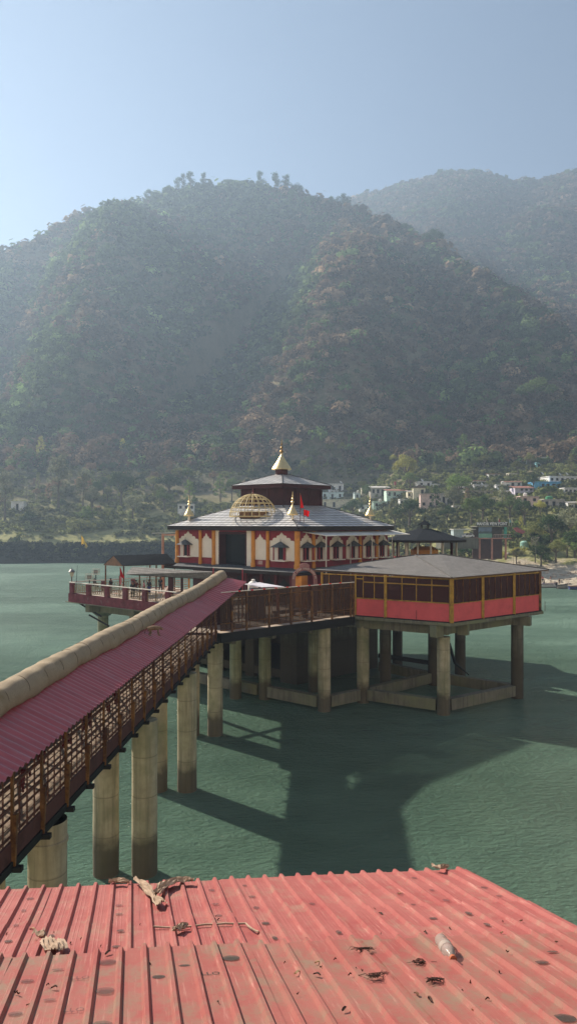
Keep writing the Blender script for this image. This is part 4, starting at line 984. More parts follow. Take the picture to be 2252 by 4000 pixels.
def lamp(px, y, zt, label, kind):
    q = P(px, 2200, y); o = thing('terrace_lamp', (q.x, q.y, 6.3), label, 'lamp'); m_ = MB(); m_.lathe(q.x, q.y, [(.06, 6.3), (.045, 6.5), (.04, zt - .55), (.07, zt - .5)], 8); m_.build('post', M['rustyellow'] if kind == 0 else M['fascia'], o)
    if kind == 0:
        m_ = MB(); m_.lathe(q.x, q.y, [(.09, zt - .5), (.13, zt - .42), (.2, zt - .15)], 12); m_.build('lamp_glass', M['lampglass'], o)
        m_ = MB(); m_.lathe(q.x, q.y, [(.27, zt - .15), (.27, zt - .12), (.12, zt + .06), (.05, zt + .1), (.01, zt + .22)], 12); m_.build('lamp_cap', M['lampcap'], o)
    else:
        m_ = MB(); z0, z1, r_ = zt - .48, zt, .25
        for sx_, sy_ in ((-1, -1), (1, -1), (1, 1), (-1, 1)): m_.bar((q.x + sx_ * r_, q.y + sy_ * r_, z0), (q.x + sx_ * r_, q.y + sy_ * r_, z1), .025)
        for z in (z0, (z0 + z1) / 2, z1):
            for (ax, ay), (bx_, by) in (((-1, -1), (1, -1)), ((1, -1), (1, 1)), ((1, 1), (-1, 1)), ((-1, 1), (-1, -1))): m_.bar((q.x + ax * r_, q.y + ay * r_, z), (q.x + bx_ * r_, q.y + by * r_, z), .022)
        m_.build('cage', M['metalwhite'], o, smooth=False)
        m_ = MB(); m_.box(q.x - .16, q.x + .16, q.y - .08, q.y + .08, z0 + .08, z1 - .1); m_.build('floodlight', M['lampcap'], o, smooth=False)
lamp(281, 57.2, 8.15, 'white lantern with a conical grey cap on the terrace corner post', 0)
lamp(350, 56.0, 7.95, 'caged square lamp on a dark post, left of two on the terrace', 1)
lamp(375, 60.5, 8.05, 'caged square lamp farther back on the terrace, right of two', 1)
m_ = MB(); a = G(296, 2320, 6.3); m_.tube([P(296, 2325, 56.9), P(303, 2208, 57.0)], [.03, .012], 5); tag(m_.build('bamboo_stick', M['fascia']), 'thin dark stick leaning on the terrace railing near the corner lantern', 'stick')
q = P(469, 2300, 55.3); flag((q.x, q.y, 6.24), 8.55, 'tri', M['red'], 'red pennant on a pole rising above the terrace railing', None, .32, .85)
q = P(466, 2300, 55.0); flag((q.x, q.y, 6.24), 7.9, 'sq', cm('pink white cloth', (.6, .2, .22)), 'small pink flag drooping below the red terrace pennant', None, .2, .6)
q = P(575, 2300, 59); flag((q.x, q.y, 6.24), 8.85, 'sq', M['red'], 'square red banner hung behind the two terrace shelters', None, .38, .3)
q = P(318, 2142, 213); flag((q.x, q.y, q.z - 3), zpy(2090, 213), 'tri', M['yellowcloth'], 'tall yellow pennant on a pole on the far river bank', None, 2.3, 4.2, 1, .06, 'fascia')

# ------------------------------------------------------------------ covered footbridge
bg_ = thing('covered_footbridge', (-5.6, 25, 5.45), 'long covered footbridge on piers with corrugated maroon roof and caged sides leading to the temple', 'bridge')
Y0, Y1 = 4.5, 42.2
def flare(y): f = max(0, min(1, (y - 37.2) / 5)); return f * f * (3 - 2 * f)
def rpt(y, k):     # k: -1 left eave, 0 ridge, 1 right eave
    f = flare(y); x = XR(y) - .95
    if k == 0: return Vector((x + .9 * f, y, 8.12 + .6 * f))
    if k > 0: return Vector((x + 1.32 + 1.0 * f, y, 7.47 + .95 * f + .03 * math.sin(y * 1.7) * f))
    return Vector((x - 1.3 + .5 * f, y, 7.58 + .6 * f))
wl_ = .25
def corr(name, k, m):
    V = []; Q = []; n = int((Y1 - Y0) / wl_ * 8); mS = 4
    for i in range(n + 1):
        y = Y0 + (Y1 - Y0) * i / n; ph = (y / wl_) % 1; dz_ = .05 * (1 if ph < .3 else (1 - (ph - .3) / .2) if ph < .5 else 0 if ph < .8 else (ph - .8) / .2)
        lift = .012 * (int((y - Y0) / 2.2) % 2)
        for j in range(mS + 1):
            p = rpt(y, 0).lerp(rpt(y, k), j / mS); V.append((p.x, p.y, p.z + dz_ + lift))
    for i in range(n):
        for j in range(mS):
            a = i * (mS + 1) + j; q = [a, a + 1, a + mS + 2, a + mS + 1]; Q.append(q if k < 0 else q[::-1])
    o_w = parent_world(bg_); V = np.array(V) - np.array(o_w)[None]
    o = np_mesh(name, V, np.array(Q), m); o.parent = bg_; return o
M['bridge_roof'] = mat('maroon corrugated sheet', (.36, .07, .085), .36, var=.14, vs=1.2, dirt=(.34, .16, .18), da=(.55, .75), ds=.9, spec=.8, stretch=(1, 3, 1))
corr('roof_sheet', 1, M['bridge_roof']); corr('roof_sheet', -1, M['bridge_roof'])
lsm = mat('pale lap strip', (.45, .2, .24))
for y in (17.3, 24.6, 31.4, 37): a, b = rpt(y, 0), rpt(y, 1); m_ = MB(); m_.bar(a + Vector((0, 0, .045)), b + Vector((0, 0, .045)), .05, .03); m_.build('lap_strip', lsm, bg_, smooth=False)
def yb(px, dx=0): 
    k = (px - CX) / F; return (XR(0) + dx) / (k - .049)
m_ = MB(); m_.bar((XR(Y0), Y0, 5.53), (XR(39.5), 39.5, 5.53), .16, .16); m_.bar((XR(Y0) - 1.9, Y0, 5.53), (XR(40) - 1.9, 40, 5.53), .16, .16)
m_.build('girder', M['black'], bg_, smooth=False)
m_ = MB(); m_.bar((XR(Y0) + .02, Y0, 5.80), (XR(39.6) + .02, 39.6, 5.80), .05, .36); m_.bar((XR(Y0) - 1.92, Y0, 5.80), (XR(40) - 1.92, 40, 5.80), .05, .36); m_.build('side_fascia', M['rustpanel'], bg_, smooth=False)
m_ = MB()
m_.bar((XR(Y0) - .95, Y0, 5.72), (XR(40.5) - .95, 40.5, 5.72), 1.8, .06)
m_.build('walking_deck', M['deckfloor'], bg_, smooth=False)
ypost = [13.45 + 1.4 * k for k in range(-6, 19)]
for side in (0, 1):
    for y in ypost:
        x = XR(y) + .05 if side == 0 else XR(y) - 1.95
        m_ = MB(); m_.bar((x, y, 5.62), (x, y, 7.5), .07, .05)
        if side == 0: m_.hexa([(x + .02, y - .02, 5.45), (x + .06, y - .02, 5.45), (x + .06, y + .02, 5.45), (x + .02, y + .02, 5.45), (x + .02, y - .06, 6.5), (x + .10, y - .06, 6.5), (x + .10, y + .06, 6.5), (x + .02, y + .06, 6.5)])
        m_.build('post', M['rustyellow'], bg_, smooth=False)
for y in ypost: m_ = MB(); m_.bar((XR(y) - 2.1, y, 5.47), (XR(y) + .24, y, 5.47), .13, .1); m_.build('cross_bearer', M['black'], bg_, smooth=False)
for side in (0, 1):
    x0 = (lambda y: XR(y) + .0) if side == 0 else (lambda y: XR(y) - 1.9)
    m_ = MB()
    for z, w_ in ((6.05, .035), (6.42, .03), (6.62, .03), (7.0, .045), (7.22, .05), (7.42, .04)): m_.bar((x0(Y0), Y0, z), (x0(39.6), 39.6, z), .03, w_)
    if side == 1:
        for a, b in zip(ypost[:-1], ypost[1:]): m_.bar((x0(a), a, 7.0), (x0(b), b, 6.1), .05, .05)
    m_.build('side_rail', M['rustbrown'], bg_, smooth=False)
    m_ = MB()
    for z in np.arange(6.1, 7.4, .16): m_.bar((x0(Y0) + .015, Y0, z), (x0(39.6) + .015, 39.6, z), .012, .012)
    y = Y0
    while y < 39.5:
        for dy in (0, .05): m_.bar((x0(y), y + dy, 5.98), (x0(y), y + dy, 7.45), .013, .013)
        y += .36
    m_.build('cage_bars', M['rustbrown'], bg_, smooth=False)
m_ = MB()
for y in ypost: m_.bar((XR(y) - 1.9, y, 7.45), (XR(y) + .2, y, 7.45), .06, .05); 
m_.build('roof_tie', M['rustbrown'], bg_, smooth=False)
for px in (75, 145, 217, 225, 271, 300, 377, 421, 285, 60):
    y = yb(px) + R(-.3, .3) + (1.0 if px < 150 else 1.6); x = XR(y) - .25; m_ = MB(); z = 7.0 - R(0, .15)
    for j in range(5):
        a = R(-.07, .07); m_.tube([(x + a, y + R(-.08, .08), z), (x + a, y + R(-.08, .08), z - R(.15, .38))], [.035, .022], 5)
    m_.build('bell_cluster', M['bell'], bg_)
# padded jute roll on the ridge
V = []; Qf = []; n = 520; ns = 20
ya, yb_ = 4.5, 42.6
for i in range(n + 1):
    y = ya + (yb_ - ya) * i / n; r = rpt(min(y, Y1), 0); seam = ((y - 16.0) / 1.09) % 1; rr = .300 * (1.0 + .03 * math.sin(pi * seam) ** .7 + .03 * math.sin(y * 1.37 + 2)) * (1 + .03 * math.sin(y * .9))
    if y > 42.0: rr *= max(.02, 1 - ((y - 42.0) / .6) ** 2) ** .5
    for j in range(ns):
        th = 2 * pi * j / ns; sag = .06 * math.sin(seam * 6.28 + 1) * (math.cos(th) > .3)
        x_ = math.cos(th) * rr * 1.08; z_ = math.sin(th) * rr * .96
        sk = .10 * math.sin(y * 2.9 + 1.3) * max(0, math.cos(th)) * .5 + .04 * (math.sin(y * 7.1 + j * 1.1)) * .5
        V.append((r.x + x_ + .04 * math.sin(y * .55), y - .15 * math.cos(th), r.z + .16 + z_ + sk * .5 - (.05 if math.cos(th) > .6 else 0)))
for i in range(n):
    for j in range(ns): a = i * ns + j; b = i * ns + (j + 1) % ns; Qf.append([a, a + ns, b + ns, b])
jr = np_mesh('padded_ridge_roll', np.array(V), np.array(Qf), M['straw'], smooth=True)
tag(jr, 'thick tan jute roll laid along the ridge of the footbridge roof', 'padding')
k = -10
while 16.0 + 1.09 * k < 42:
    y = 16.0 + 1.09 * k; k += 1
    if y < ya: continue
    r = rpt(y, 0); m_ = MB(); m_.tube([(r.x + math.cos(t_) * .300 * 1.08 * .985 + .04 * math.sin(y * .55), y - .15 * math.cos(t_), r.z + .16 + math.sin(t_) * .300 * .945) for t_ in [-.5 + q_ * (pi + 1) / 18 for q_ in range(19)]], .006, 4, False)
    rp = m_.build('rope_tie', M['rope']); rp.parent = jr
# ------------------------------------------------------------------ near red sheet roof
O0 = P(1820, 3395, 8.5); D1 = Vector((-606, 2787, -665)).normalized()       # down the ribs, away from us
E = -Vector((1, .0938, 0)).normalized()                                       # to the left along the eave
NR_ = D1.cross(E).normalized(); NR_ = NR_ if NR_.z > 0 else -NR_
def RP(s, t_, h=0): return O0 + E * s - D1 * t_ + NR_ * h
def st(px, py):
    d = Vector(((px - CX) / F, 1, -(py - HZ) / F)); c = Vector((0, 0, H)); k = (O0 - c).dot(NR_) / d.dot(NR_); p = c + d * k - O0
    # solve p = s E - t D1
    m = Matrix(((E.x, -D1.x, NR_.x), (E.y, -D1.y, NR_.y), (E.z, -D1.z, NR_.z))); return m.inverted() @ p
print('ROOF ST', [tuple(round(c, 2) for c in st(*q)) for q in ((0, 3480), (1820, 3395), (0, 3785), (1242, 3696), (2252, 3673), (0, 4000), (1126, 4000), (2252, 4000), (2252, 3625), (600, 3640))])
def sheetmat(name, c1, c2, dirtc, dlo, dhi, gritlo=.6):
    t = NT(name); 
    tc = t.node('ShaderNodeTexCoord'); uvv = tc.outputs['UV']
    def sc(v): m = t.node('ShaderNodeVectorMath', operation='MULTIPLY'); m.inputs[1].default_value = v; t.link(uvv, m.inputs[0]); return m.outputs[0]
    o = t.ramp(t.noise(sc((1, 1, 1)), 1.3, 6, .7), .35, .68, c1, c2)
    scr = t.noise(sc((26, 1.1, 1)), 1.6, 5, .7)
    o = t.mix(t.ramp(scr, .57, .72, (0, 0, 0), (.6, .6, .6)), o, (.62, .36, .30))
    o = t.mix(t.ramp(t.noise(sc((1.4, 1, 1)), 2.6, 8, .75), dlo, dhi), o, dirtc)
    o = t.mix(t.ramp(t.noise(sc((1, 1, 1)), 30, 4, .8), gritlo, gritlo + .06, (0, 0, 0), (.85, .85, .85)), o, (.14, .06, .04))
    t.link(o, t.b.inputs['Base Color']); t.b.inputs['Roughness'].default_value = .55; t.b.inputs['Specular IOR Level'].default_value = .3
    t.bump(t.noise(sc((1, 1, 1)), 22, 5, .7), .25, .01); return t.m
SM_far = sheetmat('faded red roofing sheet', (.32, .074, .068), (.39, .135, .115), (.33, .20, .145), .52, .72, .68)
SM_near = sheetmat('dusty red roofing sheet', (.31, .075, .065), (.34, .125, .10), (.25, .155, .11), .46, .64, .63)
rf_ = thing('red_sheet_roof', RP(4, 1.5, -.2), 'big foreground roof of faded red ribbed metal sheets littered with debris', 'roof')
pitch = .192
def sheet(s0, nrib, t0, t1, h, m, off=0, ragged=.0, name='roof_sheet'):
    xs_ = [(0, 0)]
    for k in range(nrib):
        c = (k + .5) * pitch
        for dx, z in ((-.031, 0), (-.013, .034), (.013, .034), (.031, 0)): xs_.append((c + dx, z))
        m0 = c + pitch / 2
        for dx, z in ((-.02, 0), (-.014, .0016), (-.004, 0), (.016, 0), (.022, .0016), (.032, 0)): xs_.append((m0 + dx - .004, z))
    xs_ = sorted(xs_[:-6]) + [(nrib * pitch + .03, 0)]
    if m is SM_near: xs_ = [q for q in xs_ if q[1] == 0 or q[1] > .01]
    n = max(2, int((t1 - t0) / .12)); m_ = MB(); V = []
    ph = R(0, 6); j0 = R(-1, 1) * ragged
    for i in range(n + 1):
        tt = t0 + (t1 - t0) * i / n
        for s_, z in xs_:
            w_ = (.003 * math.sin(tt * 2.3 + s_ * 3 + ph) + .002 * math.sin(tt * 5.1 + ph * 2))
            V.append((s0 + s_, tt + (j0 + R(-1, 1) * ragged * .15 if i == 0 else 0), h + z + w_))
    N = len(xs_)
    for v in V: m_.v.append(RP(*v))
    for i in range(n):
        for j in range(N - 1):
            a = i * N + j; q = [a, a + N, a + N + 1, a + 1]; m_.f.append(q); m_.uv.append([(V[c][0], V[c][1]) for c in q])
    for j in range(N - 1):    # the cut edge of the sheet
        a, b = V[j], V[j + 1]; i0 = len(m_.v); m_.v += [RP(*a), RP(*b), RP(b[0], b[1] + .01, b[2] - .006), RP(a[0], a[1] + .01, a[2] - .006)]; m_.f.append([i0, i0 + 1, i0 + 2, i0 + 3]); m_.uv.append([(a[0], a[1])] * 4)
    o = m_.build(name, m, rf_, smooth=False); return o
def blot(par, s, t_, rs, rt, m, h):
    m_ = MB(); n = 18
    m_.face([RP(s + rs * math.cos(2 * pi * k / n) * R(.93, 1.05), t_ + rt * math.sin(2 * pi * k / n) * R(.93, 1.05), h) for k in range(n)]); return m_
def text_mesh(body, size, extrude=0, bold=False):
    cu = bpy.data.curves.new('t', 'FONT'); cu.body = body; cu.size = size; cu.extrude = extrude; cu.align_x = 'CENTER'; cu.align_y = 'CENTER'
    cu.resolution_u = 2; cu.offset = size * (.02 if bold else 0)
    o = bpy.data.objects.new('t', cu); col.objects.link(o); dg = bpy.context.evaluated_depsgraph_get(); dg.update()
    me = bpy.data.meshes.new_from_object(o.evaluated_get(dg)); V = [v.co.copy() for v in me.vertices]; Q = [list(p.vertices) for p in me.polygons]
    bpy.data.objects.remove(o); bpy.data.curves.remove(cu); bpy.data.meshes.remove(me); return V, Q
MK = seethrough('worn dark print', (.04, .05, .045), .66, .8); MK2 = seethrough('faint worn print', (.05, .05, .05), .42, .8)
lap_t = {}
nfar = 10; w5 = pitch * 5
TXT = text_mesh('LLO', .13, 0, True)
def stamp(m_, V, Q, s, t_, h, k=1.0, ang=pi / 2):
    i = len(m_.v); c, s_ = math.cos(ang), math.sin(ang)
    for v in V: m_.v.append(RP(s - (v.x * c - v.y * s_) * k, t_ - (v.x * s_ + v.y * c) * k, h))
    for q in Q: m_.f.append([i + a for a in q]); m_.uv.append(None)
lapT = lambda s: np.interp(s, [0, 3.2, 8.5], [st(2252, 3673)[1], st(1242, 3696)[1], st(0, 3785)[1]])
for k in range(-4, nfar):
    s0 = k * w5 if k >= 0 else k * w5
    if k < 0: continue
    sh_ = sheet(s0, 5, -.02, 1.62, .004 * (k % 3), SM_far, ragged=.03)
    sh2 = sheet(s0, 5, 1.44, 4.2, .014 + .005 * (k % 2), SM_far, ragged=.05)
    for s_obj, ts, hb_ in ((sh_, (.35, .8, 1.2), .004 * (k % 3) + .010), (sh2, (1.75, 2.1), .014 + .005 * (k % 2) + .010)):
        m_ = MB()
        for r_ in (1, 4):
            if r_ == 4 and k % 2: continue
            for tt in ts: 
                if R(0, 1) < .35: continue
                mm_ = blot(None, s0 + r_ * pitch + R(-.015, .015), tt + .12 * (k % 2) + R(-.05, .05), R(.022, .04), R(.028, .05), None, hb_); i = len(m_.v); m_.v += mm_.v; m_.f += [[a + i for a in f] for f in mm_.f]; m_.uv += [None] * len(mm_.f)
        m_.build('printed_mark', MK2 if s_obj is sh_ else MK, s_obj, smooth=False)
near_t = 2.42
for k in range(-7, 10):
    s0 = k * w5 + .07
    tl = float(np.interp(s0 + w5 / 2, [-4, 0, 3.2, 8.5], [near_t, st(2252, 3673)[1], st(1242, 3696)[1], st(0, 3785)[1]]))
    sh_ = sheet(s0, 5, tl, tl + 6.5, .055 + .008 * (k % 2), SM_near, ragged=.012)
    m_ = MB(); hh = .055 + .008 * (k % 2) + .008
    for q in range(3):
        if R(0, 1) < .4: continue
        tt = tl + R(.1, .35) + q * .62 + .2 * (k % 2)
        for mm_ in (blot(None, s0 + pitch * 1.0, tt, .07, .06, None, hh), blot(None, s0 + pitch * 4, tt + .3, .05, .035, None, hh), blot(None, s0 + pitch * 2.95, tt + .1, .045, .02, None, hh)):
            i = len(m_.v); m_.v += mm_.v; m_.f += [[a + i for a in f] for f in mm_.f]; m_.uv += [None] * len(mm_.f)
        if k < 6: stamp(m_, *TXT, s0 + pitch * 2, tt + .3, hh + .001, .62, 0)
    m_.build('printed_mark', MK if k < 4 else MK2, sh_, smooth=False)
# the roof goes on to the right of the frame's lower sheets; posts and purlins carry it
m_ = MB(); 
for tt in (.3, 2.3, 4.3): m_.bar(RP(-.05 if tt < 2 else -5.5, tt, -.09), RP(9.4, tt, -.09), .06, .12)
m_.build('purlin', M['rustbrown'], rf_, smooth=False)
for s_ in (.4, 3.4, 6.4, 9.2): q = RP(s_, .3, -.15); m_ = MB(); m_.bar((q.x, q.y, -8), q, .14); m_.build('post', M['rustbrown'], rf_, smooth=False)
# litter
def hb(s, t_): return .070 if t_ > np.interp(s, [-4, 0, 3.2, 8.5], [near_t, st(2252, 3673)[1], st(1242, 3696)[1], st(0, 3785)[1]]) else .022
def crumple(pts, h, m, name, label, cat, seed, n=9):
    r = random.Random(seed); m_ = MB(); rows = []
    L = [st(*p) for p in pts]     # centre line in picture points, projected on the roof
    L2, h2_ = [], []
    for i in range(len(L) - 1):
        for f in (0, .25, .5, .75): L2.append(L[i].lerp(L[i + 1], f)); h2_.append((h[i] * (1 - f) + h[i + 1] * f) * r.uniform(.8, 1.15))
    L, h, n = L2 + [L[-1]], h2_ + [h[-1]], 15
    for i, (p, w_) in enumerate(zip(L, h)):
        row = []
        d = (L[min(i + 1, len(L) - 1)] - L[max(i - 1, 0)]); d = Vector((d.x, d.y)).normalized(); q = Vector((-d.y, d.x))
        for j in range(n):
            f = j / (n - 1) * 2 - 1; row.append(RP(p.x + q.x * f * w_ + r.uniform(-.006, .006), p.y + q.y * f * w_ + r.uniform(-.006, .006), .05 + .04 * abs(math.sin(j * 1.15 + i * .3)) * (1 - .5 * abs(f)) + .012 * math.sin(i * .9 + j * .4) + r.uniform(0, .006)))
        rows.append(row)
    for a, b in zip(rows[:-1], rows[1:]):
        for j in range(n - 1): m_.face([a[j], a[j + 1], b[j + 1], b[j]])
    return tag(m_.build(name, m, smooth=True), label, cat)
CL = mat('dry torn cloth', (.40, .29, .21), .95, var=.2, vs=6)
cl = crumple([(530, 3455), (570, 3490), (600, 3530), (632, 3556)], [.03, .06, .05, .06], CL, 'torn_cloth', 'dry cream rag draped across two ribs near the roof eave', 'rag', 1)
crumple([(608, 3520), (640, 3480), (680, 3462), (725, 3460), (755, 3462)], [.04, .075, .08, .07, .03], CL, 'torn_cloth', 'bunched cream rag right of the draped one at the roof eave', 'rag', 2)
crumple([(425, 3468), (460, 3464), (505, 3470)], [.03, .05, .02], CL, 'torn_cloth', 'small grey rag on the eave left of the two cream rags', 'rag', 3)
crumple([(195, 3700), (215, 3730), (222, 3745)], [.10, .12, .06], CL, 'torn_cloth', 'shredded pale plastic scrap on the left part of the roof', 'rag', 4)
crumple([(135, 3672), (160, 3680), (172, 3692)], [.03, .04, .01], CL, 'torn_cloth', 'tiny pale scrap stuck on a sheet joint at the left', 'rag', 5)
crumple([(685, 3665), (700, 3655), (730, 3645)], [.04, .05, .02], CL, 'torn_cloth', 'small folded yellowish scrap in the middle of the roof', 'rag', 6)
crumple([(1690, 3405), (1720, 3412), (1750, 3408)], [.03, .035, .02], CL, 'torn_cloth', 'straw coloured scrap at the right corner of the eave', 'rag', 7)
m_ = MB(); pts = [st(x, y) for x, y in ((600, 3641), (700, 3645), (800, 3632), (880, 3628), (960, 3628), (985, 3650), (1010, 3662))]
for a, b in zip(pts[:-1], pts[1:]): m_.tube([RP(a.x, a.y, .045), RP((a.x + b.x) / 2, (a.y + b.y) / 2 + R(-.02, .02), .04), RP(b.x, b.y, .045)], .009, 5)
tag(m_.build('sealant_strip', CL), 'thin cream strip of old sealant along the sheet joint', 'strip')
# bottle
b0, b1 = st(1722, 3728), st(1772, 3802); pa, pb = RP(b0.x, b0.y, .11), RP(b1.x, b1.y, .10)
bt = thing('plastic_bottle', RP((b0.x + b1.x) / 2, (b0.y + b1.y) / 2, .05), 'crushed clear plastic bottle with a brown cap lying between two ribs', 'bottle')
L_b = (pb - pa); m_ = MB()
prof = [(0, .02), (.02, .048), (.12, .055), (.25, .05), (.36, .056), (.5, .049), (.62, .056), (.74, .05), (.84, .03), (.9, .022), (.95, .022)]
m_.tube([pa + L_b * f + Vector((0, 0, .004 * math.sin(f * 40))) for f, r_ in prof], [r_ for f, r_ in prof], 14); m_.build('body', M['plastic'], bt)
m_ = MB(); m_.tube([pa + L_b * .95, pa + L_b * 1.03], .026, 12); m_.build('cap', mat('orange brown cap', (.4, .12, .06)), bt)
m_ = MB(); m_.tube([pa + L_b * .40, pa + L_b * .58], .0565, 14, False); m_.build('wrapper', mat('faded paper label', (.36, .29, .25)), bt)
# twigs and dry leaves
LF = [mat('dry brown leaf', (.12, .05, .025)), mat('dark rotten leaf', (.05, .022, .015)), mat('straw leaf', (.45, .32, .18))]
for i, (px, py, d_) in enumerate(((1470, 3690, 'by a rib right of centre'), (1415, 3755, 'below the small leaves'), (1460, 3860, 'between the ribs left of the bottle'), (1645, 3805, 'just left of the bottle'), (1695, 3880, 'under the bottle'))):
    if i == 0: continue
    q = st(px, py); m_ = MB(); r = random.Random(px)
    for k in range(16):
        a = r.uniform(0, 6.3); l_ = r.uniform(.04, .11); m_.tube([RP(q.x + r.uniform(-.06, .06) + math.cos(a) * l_ * f, q.y + r.uniform(-.03, .03) + math.sin(a) * l_ * f * .6, .005 + hb(q.x, q.y) + .022 * math.sin(f * 3)) for f in (0, .35, .7, 1)], [.0025, .002, .002, .001], 4)
    tag(m_.build('twig_tangle', LF[1]), 'tangle of dark roots on the red roof ' + d_, 'twigs')
spots = [(1460, 3562), (1486, 3580), (1690, 3568), (1808, 3538), (1660, 3655), (1958, 3655), (2172, 3722), (1238, 3848), (1160, 3842), (1628, 3930), (1345, 3990), (1860, 3990), (70, 3925), (210, 3900), (255, 3880), (110, 3975), (580, 3470), (1240, 3800), (1840, 3880), (1680, 3950), (125, 3640), (2030, 3610), (420, 3760), (1560, 3500)]
spots += [(int(R(20, 2200)), int(R(3560, 3990))) for _ in range(34)]
for i, (px, py) in enumerate(spots):
    q = st(px, py)
    if q.x < .1 and q.y < 2: continue
    m_ = MB(); r = random.Random(px * 7 + py); a = r.uniform(0, 6.3); l_ = r.uniform(.015, .034) if i < 24 else r.uniform(.007, .014); c, s_ = math.cos(a), math.sin(a); rows = []
    for k in range(5):
        f = k / 4; w_ = l_ * .45 * math.sin(pi * min(.95, f + .05)) ** .7
        rows.append([RP(q.x + c * (f - .5) * 2 * l_ - s_ * w_ * g, q.y + s_ * (f - .5) * 2 * l_ + c * w_ * g, hb(q.x, q.y) + .009 * abs(g) + .006 * math.sin(f * 5 + a)) for g in (-1, 0, 1)])
    for u_, v_ in zip(rows[:-1], rows[1:]):
        for j in range(2): m_.face([u_[j], u_[j + 1], v_[j + 1], v_[j]])
    tag(m_.build('dry_leaf', LF[i % 3 if i < 24 else 1]), 'small curled dry leaf or crumb of litter on the red sheet roof', 'leaf', 'dry leaves on the red roof')

# ------------------------------------------------------------------ skin-modifier figures
def skin_mesh(name, verts, edges, radii, root=0, sub=1):
    bm = bmesh.new(); lay = bm.verts.layers.skin.verify(); vs = [bm.verts.new(v) for v in verts]
    for v, r in zip(vs, radii): v[lay].radius = (r, r) if not isinstance(r, tuple) else r
    vs[root][lay].use_root = True
    for a, b in edges: bm.edges.new((vs[a], vs[b]))
    me = bpy.data.meshes.new(name); bm.to_mesh(me); bm.free()
    o = bpy.data.objects.new(name, me); col.objects.link(o)
    k = o.modifiers.new('s', 'SKIN'); k.use_smooth_shade = True
    if sub: u = o.modifiers.new('u', 'SUBSURF'); u.levels = sub; u.render_levels = sub
    dg = bpy.context.evaluated_depsgraph_get(); dg.update()
    out = bpy.data.meshes.new_from_object(o.evaluated_get(dg)); bpy.data.objects.remove(o); bpy.data.meshes.remove(me); out.name = name
    return out
def person(loc, rz, pose, shirt, trousers, label, hs=1.0, grp=None):
    k = 1.275 * hs / 1.7
    J = {'pel': (0, 0, .95), 'wai': (0, 0, 1.08), 'che': (0, 0, 1.3), 'nek': (0, .0, 1.47), 'hed': (0, .02, 1.58), 'top': (0, .02, 1.68)}
    for s_, n in ((1, 'r'), (-1, 'l')):
        J['hip' + n] = (.09 * s_, 0, .9); J['kne' + n] = (.1 * s_, .03 + (.08 * s_ if pose == 'walk' else 0), .5); J['ank' + n] = (.1 * s_, -.02 + (.16 * s_ if pose == 'walk' else 0), .08); J['toe' + n] = (.11 * s_, .14 + (.16 * s_ if pose == 'walk' else 0), .04)
        J['sho' + n] = (.17 * s_, 0, 1.41); J['elb' + n] = (.24 * s_, -.02, 1.13); J['wri' + n] = (.25 * s_, .08, .88); J['han' + n] = (.25 * s_, .12, .79)
    if pose == 'sit':
        dz = -.5
        for q in ('pel', 'wai', 'che', 'nek', 'hed', 'top', 'hipr', 'hipl', 'shor', 'shol'): J[q] = (J[q][0], J[q][1], J[q][2] + dz)
        for s_, n in ((1, 'r'), (-1, 'l')):
            J['kne' + n] = (.12 * s_, .42, .46); J['ank' + n] = (.12 * s_, .45, .08); J['toe' + n] = (.12 * s_, .6, .04)
            J['elb' + n] = (.24 * s_, .08, .66); J['wri' + n] = (.14 * s_, .3, .58); J['han' + n] = (.1 * s_, .38, .56)
    if pose == 'bend':
        J['che'] = (0, .3, 1.12); J['nek'] = (0, .46, 1.2); J['hed'] = (0, .57, 1.22); J['top'] = (0, .66, 1.24); J['wai'] = (0, .1, 1.03)
        for s_, n in ((1, 'r'), (-1, 'l')): J['sho' + n] = (.17 * s_, .4, 1.14); J['elb' + n] = (.2 * s_, .45, .85); J['wri' + n] = (.16 * s_, .52, .62); J['han' + n] = (.14 * s_, .55, .53)
    if pose == 'arm':
        J['elbr'] = (.3, .15, 1.3); J['wrir'] = (.3, .35, 1.42); J['hanr'] = (.3, .42, 1.46)
    ks = list(J); ix = {n: i for i, n in enumerate(ks)}
    ed = [('pel', 'wai'), ('wai', 'che'), ('che', 'nek'), ('nek', 'hed'), ('hed', 'top')]
    for n in 'rl': ed += [('pel', 'hip' + n), ('hip' + n, 'kne' + n), ('kne' + n, 'ank' + n), ('ank' + n, 'toe' + n), ('che', 'sho' + n), ('sho' + n, 'elb' + n), ('elb' + n, 'wri' + n), ('wri' + n, 'han' + n)]
    rad = {'pel': .12, 'wai': .115, 'che': .13, 'nek': .05, 'hed': .09, 'top': .07, 'hip': .085, 'kne': .055, 'ank': .038, 'toe': .03, 'sho': .055, 'elb': .04, 'wri': .028, 'han': .03}
    rr = [rad[n if n in rad else n[:3]] * k for n in ks]
    o = thing('person', loc, label, 'person', grp); o.rotation_euler.z = rz
    def add(name, keys, grow_, m, par=o):
        kk = [n for n in ks if n in keys]; id_ = {n: i for i, n in enumerate(kk)}
        me = skin_mesh(name, [Vector(J[n]) * k for n in kk], [(id_[a], id_[b]) for a, b in ed if a in id_ and b in id_], [rr[ix[n]] + grow_ * k for n in kk])
        me.materials.append(m); c = bpy.data.objects.new(name, me); col.objects.link(c); c.parent = par; return c
    add('body', ks, 0, M['skin'])
    add('shirt', ['pel', 'wai', 'che', 'shor', 'shol', 'elbr', 'elbl', 'nek'] if False else ['pel', 'wai', 'che', 'shor', 'shol', 'elbr', 'elbl'], .018, shirt)
    add('trousers', ['pel', 'hipr', 'hipl', 'kner', 'knel', 'ankr', 'ankl'], .02, trousers)
    hd, tp = Vector(J['hed']), Vector(J['top']); ax = (tp - hd).normalized()
    m_ = MB(); c = (hd * .35 + tp * .65) * k; bk = Vector((0, -.012, 0)) * k
